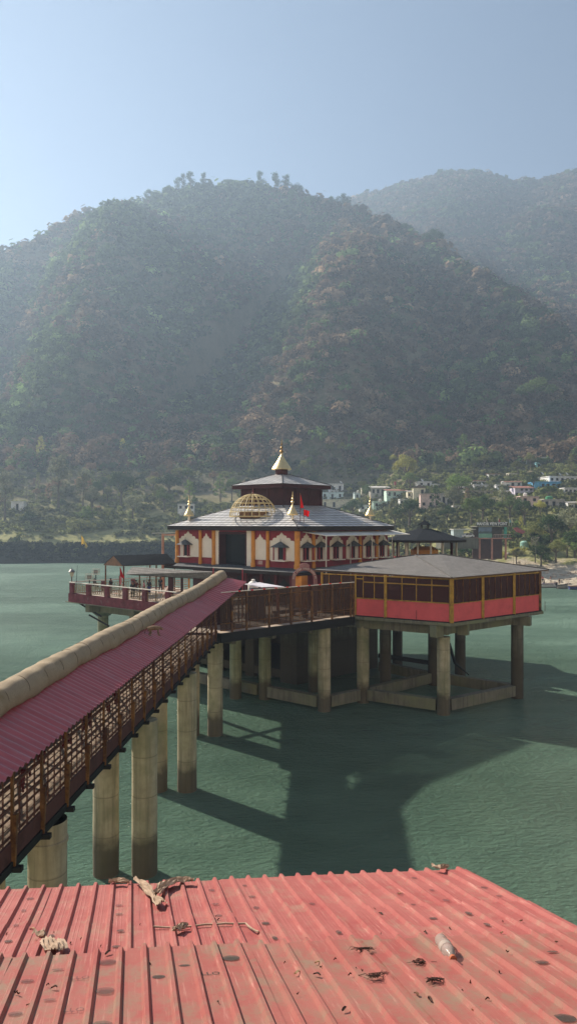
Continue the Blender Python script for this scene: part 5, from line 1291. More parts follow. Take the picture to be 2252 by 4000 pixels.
    pts = [c + ax * z * k + bk for z in (-.05, -.02, .02, .055, .075)]; m_.tube(pts, [.075 * k, .098 * k, .1 * k, .075 * k, .03 * k], 10)
    hr = m_.build('hair', M['hair'], None, loc=(0, 0, 0)); hr.parent = o
    m_ = MB(); fz = hd + Vector((0, .095, -.005)); 
    m_.tube([(fz + Vector((0, -.01, .03))) * k, (fz + Vector((0, .022, -.01))) * k], [.008 * k, .016 * k], 6)
    for s_ in (-1, 1): m_.tube([(hd + Vector((s_ * .1, -.01, .03))) * k, (hd + Vector((s_ * .105, -.01, -.03))) * k], .014 * k, 6)
    f_ = m_.build('nose_and_ears', M['skin'], None, loc=(0, 0, 0)); f_.parent = o
    return o
C_ = lambda n, c: cm(n, c)
dkc, wht, redc, blu, gry = C_('dark cloth', (.02, .018, .022)), C_('white cloth', (.55, .5, .45)), C_('red shirt cloth', (.45, .06, .05)), C_('blue cloth', (.05, .07, .2)), C_('grey cloth', (.16, .14, .13))
TP = [((368, 2258), 'sit', dkc, dkc, 'seated person in black near the left end of the terrace railing'), ((433, 2259), 'stand', dkc, gry, 'person in a black top standing behind the middle terrace railing'),
      ((481, 2273), 'sit', gry, dkc, 'seated person in grey under the left shelter post'), ((519, 2271), 'stand', dkc, dkc, 'person all in black standing under the left end of the slate shelter'),
      ((532, 2266), 'stand', cm('maroon cloth', (.12, .03, .03)), dkc, 'person in dark maroon standing beside the one in black'), ((547, 2279), 'sit', wht, gry, 'seated person wrapped in a white shawl under the slate shelter'),
      ((563, 2268), 'stand', cm('pink cloth', (.5, .2, .22)), wht, 'person in pink and white standing in the middle of the slate shelter'), ((583, 2264), 'stand', dkc, blu, 'person with a dark top and blue trousers by the shelter posts'),
      ((627, 2255), 'walk', dkc, dkc, 'tall person in dark clothes walking near the slatted stair')]
for (px, py), pose, a, b, l in TP:
    zt = 6.24 + (1.275 if pose != 'sit' else .92); y = (H - zt) * F / (py - HZ); q = P(px, py, y)
    # keep everyone on the terrace floor
    d = Vector((q.x, q.y)) - Vector((A.x, A.y)); dd_ = d.dot(VH)
    if dd_ < .5: q += (VH * (.6 - dd_)).to_3d()
    person((q.x, q.y, 6.245), R(-2, 2), pose, a, b, l)
for px, py, pose, a, b, l in ((2117, 2278, 'stand', redc, dkc, 'person in a coral shirt standing on the sand by the white boat'), (2148, 2280, 'walk', cm('brown cloth', (.16, .07, .05)), wht, 'person in brown top and pale trousers on the sand between two others'), (2182, 2283, 'bend', cm('olive cloth', (.12, .09, .04)), dkc, 'person bending over the sand behind the second boat')):
    q = ground_at(px, py, 120); person(q, R(0, 6), pose, a, b, l, 1.0)

# monkey
my = 25.4; mx_ = XR(my) + .02; base = rpt(my, 0).lerp(rpt(my, 1), .60)
mk = thing('macaque', (mx_, my, base.z + .03), 'brown long tailed monkey walking on the maroon bridge roof', 'animal')
kk = .56
MV = [(-.30, 0, .50), (-.10, 0, .52), (.14, 0, .51), (.30, 0, .50), (.40, 0, .52), (.48, 0, .45), (.54, 0, .39),
      (-.27, .07, .42), (-.20, .09, .26), (-.30, .09, .10), (-.22, .09, .03), (-.27, -.07, .42), (-.12, -.09, .27), (-.20, -.09, .10), (-.12, -.09, .03),
      (.27, .07, .42), (.24, .08, .24), (.28, .08, .05), (.34, .08, .03), (.27, -.07, .42), (.30, -.08, .24), (.38, -.08, .05), (.44, -.08, .03),
      (-.40, 0, .53), (-.48, 0, .42), (-.52, 0, .25), (-.53, 0, .16)]
ME = [(0, 1), (1, 2), (2, 3), (3, 4), (4, 5), (5, 6), (0, 7), (7, 8), (8, 9), (9, 10), (0, 11), (11, 12), (12, 13), (13, 14), (3, 15), (15, 16), (16, 17), (17, 18), (3, 19), (19, 20), (20, 21), (21, 22), (0, 23), (23, 24), (24, 25), (25, 26)]
MR = [.15, .165, .16, .14, .10, .10, .055, .09, .06, .035, .028, .09, .06, .035, .028, .06, .042, .03, .026, .06, .042, .03, .026, .03, .025, .02, .014]
me = skin_mesh('body', [Vector(v) * kk * 1.05 for v in MV], ME, [r * kk for r in MR]); me.materials.append(M['fur'])
ob = bpy.data.objects.new('body', me); col.objects.link(ob); ob.parent = mk
m_ = MB(); hd = Vector((.50, 0, .45)) * kk * 1.05; m_.tube([hd, hd + Vector((.055, 0, -.012)) * 1], [.034, .02], 8)
for s_ in (-1, 1): m_.tube([hd + Vector((-.02, s_ * .045, .01)), hd + Vector((-.02, s_ * .06, .015))], [.012, .01], 6)
fo = m_.build('face', M['monkeyface'], None, loc=(0, 0, 0)); fo.parent = mk
mk.rotation_euler = (0, 0, math.radians(6)); mk.location = P(600, 2488, my); mk.location.z += .02 
# ------------------------------------------------------------------ trees
def tree_model(kind, seed):
    """returns (trunk mesh data, crown mesh data) of a tree about 6 drawing units tall, base at the origin"""
    r = random.Random(seed); rn = np.random.default_rng(seed)
    tr = MB(); cl = []
    hgt = 6.0
    if kind == 'pine':
        pts = [Vector((0, 0, -.8))]; 
        for k in range(1, 9): pts.append(Vector((r.uniform(-.1, .1) * k * .3, r.uniform(-.1, .1) * k * .3, hgt * k / 8)))
        tr.tube(pts, [.17 * (1 - k / 10) for k in range(9)], 7)
        for k in range(16):
            f = .5 + .5 * (k / 15); a = r.uniform(0, 6.3); L = (1.3 * (1.12 - f) + .45) * r.uniform(.7, 1.2); z = hgt * f
            q = Vector((math.cos(a) * L, math.sin(a) * L, z + .25)); tr.tube([Vector((0, 0, z - .1)), q], [.05, .02], 5)
            cl.append((q, .55)); cl.append((q * .55 + Vector((0, 0, z * .45)), .5))
        n = 900; sz = .12; fl = .8
    elif kind == 'slim':
        tr.tube([Vector((0, 0, -.8)), Vector((.05, 0, 2)), Vector((-.05, .05, 4)), Vector((0, 0, 5.9))], [.13, .1, .07, .02], 6)
        for k in range(18):
            f = .25 + .75 * k / 17; a = k * 2.4; L = .85 * math.sin(pi * (f * .75 + .2)); cl.append((Vector((math.cos(a) * L, math.sin(a) * L, hgt * f)), .42))
        n = 620; sz = .12; fl = .9
    elif kind == 'bush':
        for k in range(4): a = k * 1.7; tr.tube([Vector((0, 0, -.5)), Vector((math.cos(a) * .5, math.sin(a) * .5, 1.2))], [.07, .03], 5)
        for k in range(12): a = r.uniform(0, 6.3); L = r.uniform(.2, 1.5); cl.append((Vector((math.cos(a) * L, math.sin(a) * L, r.uniform(.5, 1.9) - L * .3)), r.uniform(.5, .75)))
        n = 560; sz = .13; fl = .85
    else:       # spreading broadleaf
        top = hgt * .42; tr.tube([Vector((0, 0, -.8)), Vector((.1, .05, top * .5)), Vector((0, 0, top))], [.24, .18, .15], 8)
        nl = 6
        for k in range(nl):
            a = k * 6.28 / nl + r.uniform(-.4, .4); L = r.uniform(1.0, 1.75); z = r.uniform(3.2, 4.9)
            q = Vector((math.cos(a) * L, math.sin(a) * L, z)); tr.tube([Vector((0, 0, top - .2)), q * .5 + Vector((0, 0, top * .5)), q], [.12, .08, .03], 6)
            cl.append((q, r.uniform(.75, 1.0)))
            for j in range(2): b = a + r.uniform(-.7, .7); cl.append((Vector((math.cos(b) * L * 1.15, math.sin(b) * L * 1.15, z + r.uniform(-.7, .5))), r.uniform(.45, .7)))
        for j in range(4): cl.append((Vector((r.uniform(-.6, .6), r.uniform(-.6, .6), r.uniform(4.6, 5.4))), r.uniform(.6, .85)))
        n = 1700; sz = .115; fl = .85
    wts = np.array([c[1] ** 2 for c in cl]); k = rn.choice(len(cl), n, p=wts / wts.sum())
    cc = np.array([tuple(cl[i][0]) for i in range(len(cl))])[k]; rr = np.array([c[1] for c in cl])[k][:, None]
    o = rn.normal(size=(n, 3)); o /= np.linalg.norm(o, axis=1)[:, None]
    rad = rn.uniform(.55, 1.08, (n, 1)); off = o * rr * rad; off[:, 2] *= fl; c = cc + off
    nrm = o + rn.normal(size=(n, 3)) * .5 + np.array([0, 0, .3]); nrm /= np.linalg.norm(nrm, axis=1)[:, None]
    a = np.cross(nrm, rn.normal(size=(n, 3))); a /= np.linalg.norm(a, axis=1)[:, None]; b = np.cross(nrm, a); s_ = rn.uniform(.7, 1.4, (n, 1)) * sz
    V = np.stack([c - a * s_, c - b * s_ * .8, c + a * s_ * 1.1, c + b * s_ * .7], 1).reshape(-1, 3)
    return tr, V
MC = {'green': leafmat('fresh green leaves', (0.110, 0.174, 0.055), (0.245, 0.319, 0.106)), 'dark': leafmat('dark evergreen leaves', (0.039, 0.073, 0.030), (0.085, 0.131, 0.051), .25),
      'yellow': leafmat('yellowish leaves', (0.340, 0.351, 0.085), (0.552, 0.510, 0.149), .4), 'grey': leafmat('dusty grey green leaves', (0.160, 0.181, 0.116), (0.297, 0.297, 0.191)), 'brown': leafmat('dry brown twigs and leaves', (0.213, 0.139, 0.095), (0.361, 0.255, 0.170)),
      'olive': leafmat('olive leaves', (0.128, 0.149, 0.054), (0.276, 0.276, 0.106))}
M['bark'] = mat('grey bark', (.14, .115, .09), .95, var=.3, vs=3)
M['palebark'] = mat('pale bark', (.36, .32, .27), .9, var=.3, vs=3)
protos = {}
def get_proto(kind, v):
    if (kind, v) not in protos:
        tr, V = tree_model(kind, 50 + v * 7 + len(kind)); to = tr.build('trunk', M['bark'], None, loc=(0, 0, 0))
        protos[(kind, v)] = (to.data, V); bpy.data.objects.remove(to)
    return protos[(kind, v)]
crowns = {}
NT_ = [0]
def tree(kind, colr, loc, hgt, label, cat='tree', grp=None, wide=1.0, bark='bark'):
    v = NT_[0] % 4; NT_[0] += 1; trk, V = get_proto(kind, v)
    if (kind, v, colr) not in crowns:
        co_ = np_mesh('crown', V, np.arange(len(V)).reshape(-1, 4), MC[colr]); crowns[(kind, v, colr)] = co_.data; bpy.data.objects.remove(co_)
    if (kind, v, bark) not in crowns:
        d_ = trk.copy(); d_.materials.clear(); d_.materials.append(M[bark]); crowns[(kind, v, bark)] = d_
    nm = {'pine': 'pine_tree', 'slim': 'slender_tree', 'bush': 'bush', 'broad': 'broadleaf_tree'}[kind]
    o = thing(nm, loc, label, cat, grp); k = hgt / (6.0 if kind != 'bush' else 2.3)
    o.scale = (k * wide, k * wide, k); o.rotation_euler.z = R(0, 6.28)
    a = bpy.data.objects.new('trunk', crowns[(kind, v, bark)]); b = bpy.data.objects.new('crown', crowns[(kind, v, colr)])
    for q in (a, b): col.objects.link(q); q.parent = o
    return o
CW = {'green': 'leafy green', 'dark': 'dark green', 'yellow': 'yellowish green', 'grey': 'dusty grey green', 'brown': 'dry brownish', 'olive': 'olive green'}
# skyline trees of the ridges
for px, topy, kind, c, w_, l in ((690, 712, 'pine', 'dark', .8, 'first pine of the left skyline group'), (712, 700, 'pine', 'dark', .8, 'second pine of the left skyline group, slightly taller'), (745, 690, 'pine', 'dark', .95, 'tallest full crowned pine of the left skyline group'), (796, 696, 'pine', 'dark', .85, 'separate narrow pine at the right of the left skyline group'),
                          (660, 735, 'broad', 'dark', 1, 'rounded tree just left of the left skyline pines'), (900, 712, 'broad', 'dark', 1.0, 'rounded tree on the summit crest'), (1017, 688, 'pine', 'dark', .9, 'tall pine left of the open crowned trio on the crest'), (1075, 696, 'pine', 'dark', 1.1, 'wide open crowned pine, left of the crest trio'),
                          (1115, 705, 'pine', 'dark', 1.0, 'open crowned pine, right of the crest trio'), (1160, 732, 'broad', 'dark', 1, 'broad dark tree at the right end of the crest group'), (1340, 770, 'broad', 'dark', .9, 'dark tree in the notch between the two ridges'), (1250, 778, 'broad', 'dark', .9, 'rounded tree on the crest left of the notch'),
                          (585, 752, 'broad', 'dark', .9, 'rounded crest tree at the left shoulder'), (1290, 782, 'broad', 'dark', .9, 'small rounded crest tree near the notch')):
    g = skyline(px, 400, 700); ht = (g.z - zpy(topy, g.y)) * -1; tree(kind, c, g - Vector((0, 0, .4)), max(8, ht + 3.5), l, 'tree', None, w_ * 1.05)
for px, topy, py, l in ((1505, 835, 925, 'dark spreading tree high on the near spur'), (1580, 870, 975, 'large dark tree on the near spur, above the gap'), (1690, 890, 1010, 'biggest dark tree standing against the far ridge'), (1890, 1045, 1130, 'big dark tree on the lower right spur skyline')):
    g = skyline(px, 380, 600); tree('broad', 'dark', g - Vector((0, 0, .8)), max(8, zpy(topy, g.y) - g.z + 1), l, 'tree', None, 1.2)
# named trees on the lower slope: px, base py, top py, kind, colour, width factor, words
NAMED = [(1585, 1900, 1775, 'broad', 'yellow', 1.1, 'big yellowish tree above the tin roofed houses'), (1600, 1915, 1845, 'broad', 'green', 1.2, 'bright green tree just below the big yellowish one'),
 (1810, 1800, 1705, 'slim', 'green', 1.3, 'tall ladder like green tree above the village'), (1790, 1965, 1855, 'broad', 'green', 1.35, 'wide green tree right of the pink gabled house'), (1770, 2010, 1900, 'broad', 'grey', .9, 'pale trunked tree in front of the wide green one'),
 (1600, 2070, 1950, 'broad', 'dark', 1.3, 'dense dark tree behind the octagonal gazebo roof'), (1540, 2065, 1985, 'broad', 'olive', 1.0, 'olive tree left of the dense dark one behind the temple spire'), (1430, 1960, 1895, 'broad', 'green', .9, 'green tree beside the pale blue village house'),
 (1378, 2030, 1950, 'broad', 'dark', 1.3, 'dark leafy tree below the cream flat roofed house'), (1700, 1995, 1905, 'slim', 'dark', 1.0, 'slender dark tree in front of the pink house'), (1745, 2050, 1975, 'broad', 'dark', 1.2, 'dark tree below the grey village wall'),
 (1840, 2060, 1945, 'broad', 'green', 1.0, 'tall green tree left of the view point sign'), (1885, 2040, 1935, 'broad', 'dark', 1.1, 'dark tree above the left end of the view point sign'), (1960, 1985, 1910, 'slim', 'grey', 1.3, 'loose leaved banana like tree in the middle of the village'),
 (1990, 2030, 1935, 'broad', 'green', 1.3, 'green tree above the view point sign'), (2045, 2055, 1955, 'broad', 'dark', 1.2, 'dark green tree right of the view point roof'), (2080, 1915, 1852, 'broad', 'dark', 1.1, 'dark tree above the bright blue house'),
 (1950, 1892, 1858, 'broad', 'dark', 1.2, 'rounded dark tree between two red roofed houses'), (2140, 1950, 1900, 'broad', 'dark', 1.7, 'dark dome shaped tree below the bright blue house'), (2110, 1830, 1790, 'broad', 'dark', 1.4, 'dark tree beside the topmost blue wall'),
 (1890, 1830, 1775, 'broad', 'olive', 1.5, 'low wide olive tree above the red roofed houses'), (1850, 1835, 1790, 'broad', 'green', 1.2, 'green tree above the wide village tree'), (2020, 1855, 1800, 'broad', 'olive', 1.2, 'olive tree left of the topmost white house'),
 (2230, 1850, 1780, 'slim', 'olive', 1.2, 'olive tree at the right frame edge above the white house'), (2215, 2130, 1985, 'broad', 'grey', 1.4, 'pale trunked grey green tree at the right edge above the beach'), (2150, 2140, 2010, 'broad', 'dark', 1.2, 'dark tangled tree right of the red tarp'),
 (2080, 2150, 2040, 'broad', 'olive', 1.0, 'olive tree just right of the mint water tank'), (2245, 2180, 2075, 'broad', 'dark', 1.3, 'dark overhanging tree at the right edge above the sand'), (2170, 2200, 2110, 'broad', 'olive', 1.2, 'olive tree leaning over the top of the beach'),
 (2110, 2215, 2130, 'broad', 'dark', 1.3, 'dark tree at the top left corner of the beach'), (2020, 2170, 2128, 'bush', 'yellow', .9, 'bright yellow green shrub right of the view point building'), (1965, 2178, 2150, 'bush', 'yellow', .8, 'small yellowish shrub below the view point building'),
 (1835, 2170, 2110, 'bush', 'dark', 1.6, 'dark spreading shrub left of the view point building'), (1790, 2150, 2095, 'bush', 'dark', 1.5, 'dark shrub behind the gazebo roof'), (2125, 2105, 2065, 'bush', 'yellow', .8, 'yellow green shrub right of the red tarp'),
 (20, 2040, 1870, 'pine', 'grey', .9, 'tall thin pine at the left frame edge on the far bank'), (110, 2045, 1995, 'bush', 'dark', 1.0, 'round dark bush on the terraced bank right of the tiny white hut'), (330, 2030, 1975, 'bush', 'green', 1.3, 'green bush on the terraces above the yellow flag'),
 (320, 2075, 2010, 'bush', 'olive', 1.5, 'wide olive bush above and left of the yellow flag'), (62, 2126, 2085, 'bush', 'dark', .8, 'small round dark tree on the riverside track at far left'), (360, 2010, 1905, 'broad', 'grey', 1.0, 'grey green tree in the middle of the left bank'),
 (325, 2005, 1850, 'pine', 'grey', .8, 'hazy tall pine on the left bank'), (230, 1990, 1800, 'pine', 'grey', .9, 'hazy tall pine farther left on the slope'), (475, 1985, 1845, 'broad', 'dark', 1.1, 'large dark evergreen left of the temple'),
 (660, 1950, 1850, 'broad', 'dark', 1.3, 'large dark evergreen just left of the left gilded spire'), (520, 2040, 1930, 'broad', 'grey', 1.0, 'dense grey green tree behind the gabled shelter'), (640, 2000, 1905, 'broad', 'green', .9, 'light green tree below the dark evergreen near the spire'),
 (740, 1980, 1885, 'slim', 'green', 1.2, 'feathery green tree behind the left gilded spire'), (160, 1800, 1712, 'slim', 'yellow', 1.0, 'pale sunlit tree on the hazy slope at left'), (480, 1775, 1718, 'slim', 'yellow', 1.2, 'small pale sunlit tree on the hazy slope left of centre'),
 (860, 1960, 1860, 'slim', 'green', 1.2, 'tall light green tree behind the wire dome'), (905, 1960, 1870, 'broad', 'green', .8, 'green tree left of the upper temple tier'), (2090, 1610, 1480, 'broad', 'green', 1.6, 'large bright green tree on the dark slope at upper right'),
 (2180, 1670, 1560, 'broad', 'dark', 1.5, 'large dark tree below the bright one at upper right'), (1700, 1720, 1620, 'broad', 'green', 1.6, 'big green tree at the foot of the brown spur')]
for px, by, ty, kind, c, w_, l in NAMED:
    g = ground_at(px, by, 125); ht = (by - ty) / F * g.y * 1.05
    tree(kind, c, g, ht, l, 'bush' if kind == 'bush' else 'tree', None, w_ * (1.0 if kind in ('broad', 'bush') else 1.1), 'palebark' if 'pale trunk' in l else 'bark')
# unnamed neighbours fill the wood between
used = [(q[0], q[1]) for q in NAMED]
zone_words = [(0, 700, 'far bank left of the temple'), (700, 1250, 'slope directly behind the temple'), (1250, 1800, 'slope above the village houses'), (1800, 2300, 'slope around the view point houses')]
r_ = random.Random(11); cnt = 0
def houses_clear(px, py):
    return not any(a - 8 < px < b + 8 and t0 - 2 < py < b0 + 26 for a, b, t0, b0 in HBOX)
HBOX = [(1250, 1345, 1888, 1998), (1380, 1402, 1925, 1952), (1445, 1562, 1893, 1937), (1505, 1592, 1912, 1990), (1588, 1742, 1880, 1982), (1836, 1945, 1872, 1932), (1962, 2110, 1875, 1988), (2086, 2252, 1856, 1915), (2020, 2060, 1790, 1818), (2090, 2212, 1785, 1830), (1770, 1985, 2036, 2155), (40, 95, 1955, 2000), (692, 762, 1965, 2020), (2028, 2065, 2110, 2145), (2118, 2202, 1936, 1978)]
while cnt < 165:
    px = r_.uniform(-40, 2290) if cnt < 110 else r_.uniform(-40, 700); py = r_.choice([r_.uniform(1720, 1960), r_.uniform(1760, 2110)]) if cnt < 110 else r_.uniform(1800, 1990)
    if px < 700 and (py > 2000 or (py > 1930 and r_.random() < .3)): continue
    if px > 1260 and 2120 > py > 2060 and px < 1850: continue
    if not houses_clear(px, py): continue
    if any(abs(px - a) < 26 and abs(py - b) < 14 for a, b in used): continue
    used.append((px, py)); g = ground_at(px, py, 125)
    if g.z < 3: continue
    c = r_.choice(['green', 'olive', 'grey', 'dark', 'green', 'brown', 'yellow'] if px > 1200 else ['grey', 'olive', 'dark', 'grey', 'green', 'brown'])
    kind = r_.choice(['broad', 'broad', 'broad', 'slim', 'bush']); ht = {'broad': r_.uniform(4, 7.5), 'slim': r_.uniform(5, 8), 'bush': r_.uniform(1.8, 3)}[kind] * (.72 if px > 1240 and py > 1840 else 1)
    zn = next(w_ for a, b, w_ in zone_words if px < b)
    l = '%s %s among others on the %s' % (CW[c], {'broad': 'rounded tree', 'slim': 'slender tree', 'bush': 'bush'}[kind], zn)
    tree(kind, c, g, ht, l, 'bush' if kind == 'bush' else 'tree', 'trees and bushes on the ' + zn, r_.uniform(.85, 1.25)); cnt += 1

for k in range(26):
    px, py = r_.uniform(1990, 2260), r_.uniform(2085, 2205)
    if 2020 < px < 2070 and py > 2120: continue
    g = ground_at(px, py, 125); c = r_.choice(['dark', 'olive', 'green', 'dark', 'grey']); kind = r_.choice(['broad', 'bush', 'bush', 'slim'])
    tree(kind, c, g, {'broad': 4.2, 'slim': 4.5, 'bush': 2.4}[kind] * r_.uniform(.8, 1.2), '%s %s in the thicket between the view point and the beach' % (CW[c], {'broad': 'rounded tree', 'slim': 'slender tree', 'bush': 'bush'}[kind]), 'bush' if kind == 'bush' else 'tree', 'thicket above the beach', 1.2)
# ------------------------------------------------------------------ village
HC = {'blue': (.42, .52, .58), 'cream': (.50, .47, .37), 'mint': (.40, .52, .45), 'white': (.62, .60, .58), 'pink': (.50, .38, .35), 'grey': (.33, .31, .29), 'bright': (.10, .33, .60), 'lilac': (.40, .37, .44), 'aqua': (.25, .5, .62)}
def house(px0, px1, py0, py1, c, kind, label, rot=None, nwin=3, fy=None, floors=1, deep=.8, roofc=None):
    pxc = (px0 + px1) / 2; g = ground_at(pxc, fy or py1, 125); Y = g.y; w_ = (px1 - px0) / F * Y; zb = zpy(py1, Y); zt = zpy(py0, Y); hh = zt - zb
    d = max(2.5, w_ * deep); rot = R(-.12, .18) if rot is None else rot
    w_ = w_ / (abs(math.cos(rot)) + .25 * abs(math.sin(rot)))
    f = Fr(((pxc - CX) / F * Y, Y), (math.cos(rot), math.sin(rot)))
    o = thing('village_house', f.pt(0, 0, zb), label, 'house'); wm = cm('house wall ' + c, tuple(min(.82, v_ * 1.5) for v_ in HC[c]), dirt=mul(HC[c], .85), da=(.5, .8), ds=.8)
    m_ = MB(); f.box(m_, -w_ / 2, w_ / 2, 0, d, zb - 3.5, zt - (.28 if kind == 'flat' else hh * .22)); m_.build('wall', wm, o, smooth=False)
    zr = zt - (.28 if kind == 'flat' else hh * .22)
    m_ = MB()
    if kind == 'flat':
        f.box(m_, -w_ / 2 - .18, w_ / 2 + .18, -.22, d + .1, zr, zr + .12); rf = m_.build('roof', cm('roof slab ' + c, mul(HC[c], .85)), o, smooth=False)
        m_ = MB(); f.box(m_, -w_ / 2, w_ / 2, -.1, 0, zr + .121, zt); f.box(m_, -w_ / 2, -w_ / 2 + .1, .01, d, zr + .121, zt); f.box(m_, w_ / 2 - .1, w_ / 2, .01, d, zr + .121, zt); m_.build('parapet', wm, rf, smooth=False)
    elif kind == 'tin':
        m_.hexa([f.pt(-w_ / 2 - .3, -.5, zr), f.pt(w_ / 2 + .3, -.5, zr), f.pt(w_ / 2 + .3, d + .2, zt - .04), f.pt(-w_ / 2 - .3, d + .2, zt - .04), f.pt(-w_ / 2 - .3, -.5, zr + .05), f.pt(w_ / 2 + .3, -.5, zr + .05), f.pt(w_ / 2 + .3, d + .2, zt), f.pt(-w_ / 2 - .3, d + .2, zt)])
        m_.build('roof', cm('tin roof ' + (roofc or 'grey'), {'red': (.38, .16, .13), 'grey': (.42, .40, .37), 'white': (.62, .60, .57)}[roofc or 'grey'], dirt=(.22, .15, .1)), o, smooth=False)
    else:
        e = .25
        m_.prism([f.pt(-w_ / 2 - e, -.3, zr - .1), f.pt(w_ / 2 + e, -.3, zr - .1), f.pt(0, -.3, zt)], (f.w * (d + .5)).to_3d()); m_.build('roof', cm('weathered brown gable roof', (.16, .12, .10)), o, smooth=False)
    hs = (zr - zb) / floors
    for fl in range(floors):
        for k in range(nwin):
            if R(0, 1) < .12: continue
            x = -w_ / 2 + w_ * (k + .5) / nwin; z0 = zb + fl * hs; dr = (k == nwin // 2 and fl == 0)
            if w_ / nwin < .9: continue
            ww = min(.42, w_ / nwin * .28); m_ = MB(); f.box(m_, x - ww, x + ww, -.035, -.004, z0 + (.02 if dr else hs * .36), z0 + hs * .8); q = m_.build('door' if dr else 'window', M['dark'], o, smooth=False)
            m_ = MB(); f.box(m_, x - ww - .06, x + ww + .06, -.3, -.005, z0 + hs * .8 + .01, z0 + hs * .8 + .06); m_.build('sunshade', cm('roof slab ' + c, mul(HC[c], .85)), q, smooth=False)
    return o, f, w_, d, zt
def dish(px, py, Y, label):
    q = P(px, py, Y); o = thing('satellite_dish', q - Vector((0, 0, .8)), label, 'dish'); m_ = MB(); ax = Vector((.5, -.6, .6)).normalized(); pts = []
    m_.tube([q + ax * .12 * (r2_ ** 2) / .36 for r2_ in (0, .2, .4, .6)], [.02, .2, .4, .6], 14, False); m_.build('reflector', M['tank'], o); m_ = MB(); m_.tube([q, q - Vector((0, 0, .8))], .04, 5); m_.build('mast', M['lampcap'], o)
def rtank(px, py, Y, label, c='tank', r_=.55, h_=1.0):
    q = P(px, py, Y); o = thing('roof_tank', q, label, 'tank'); m_ = MB(); m_.lathe(q.x, q.y, [(r_ * .95, q.z), (r_, q.z + .05), (r_, q.z + h_ * .8), (r_ * .6, q.z + h_ * .95), (r_ * .3, q.z + h_)], 14); m_.build('body', M[c] if isinstance(c, str) else c, o)
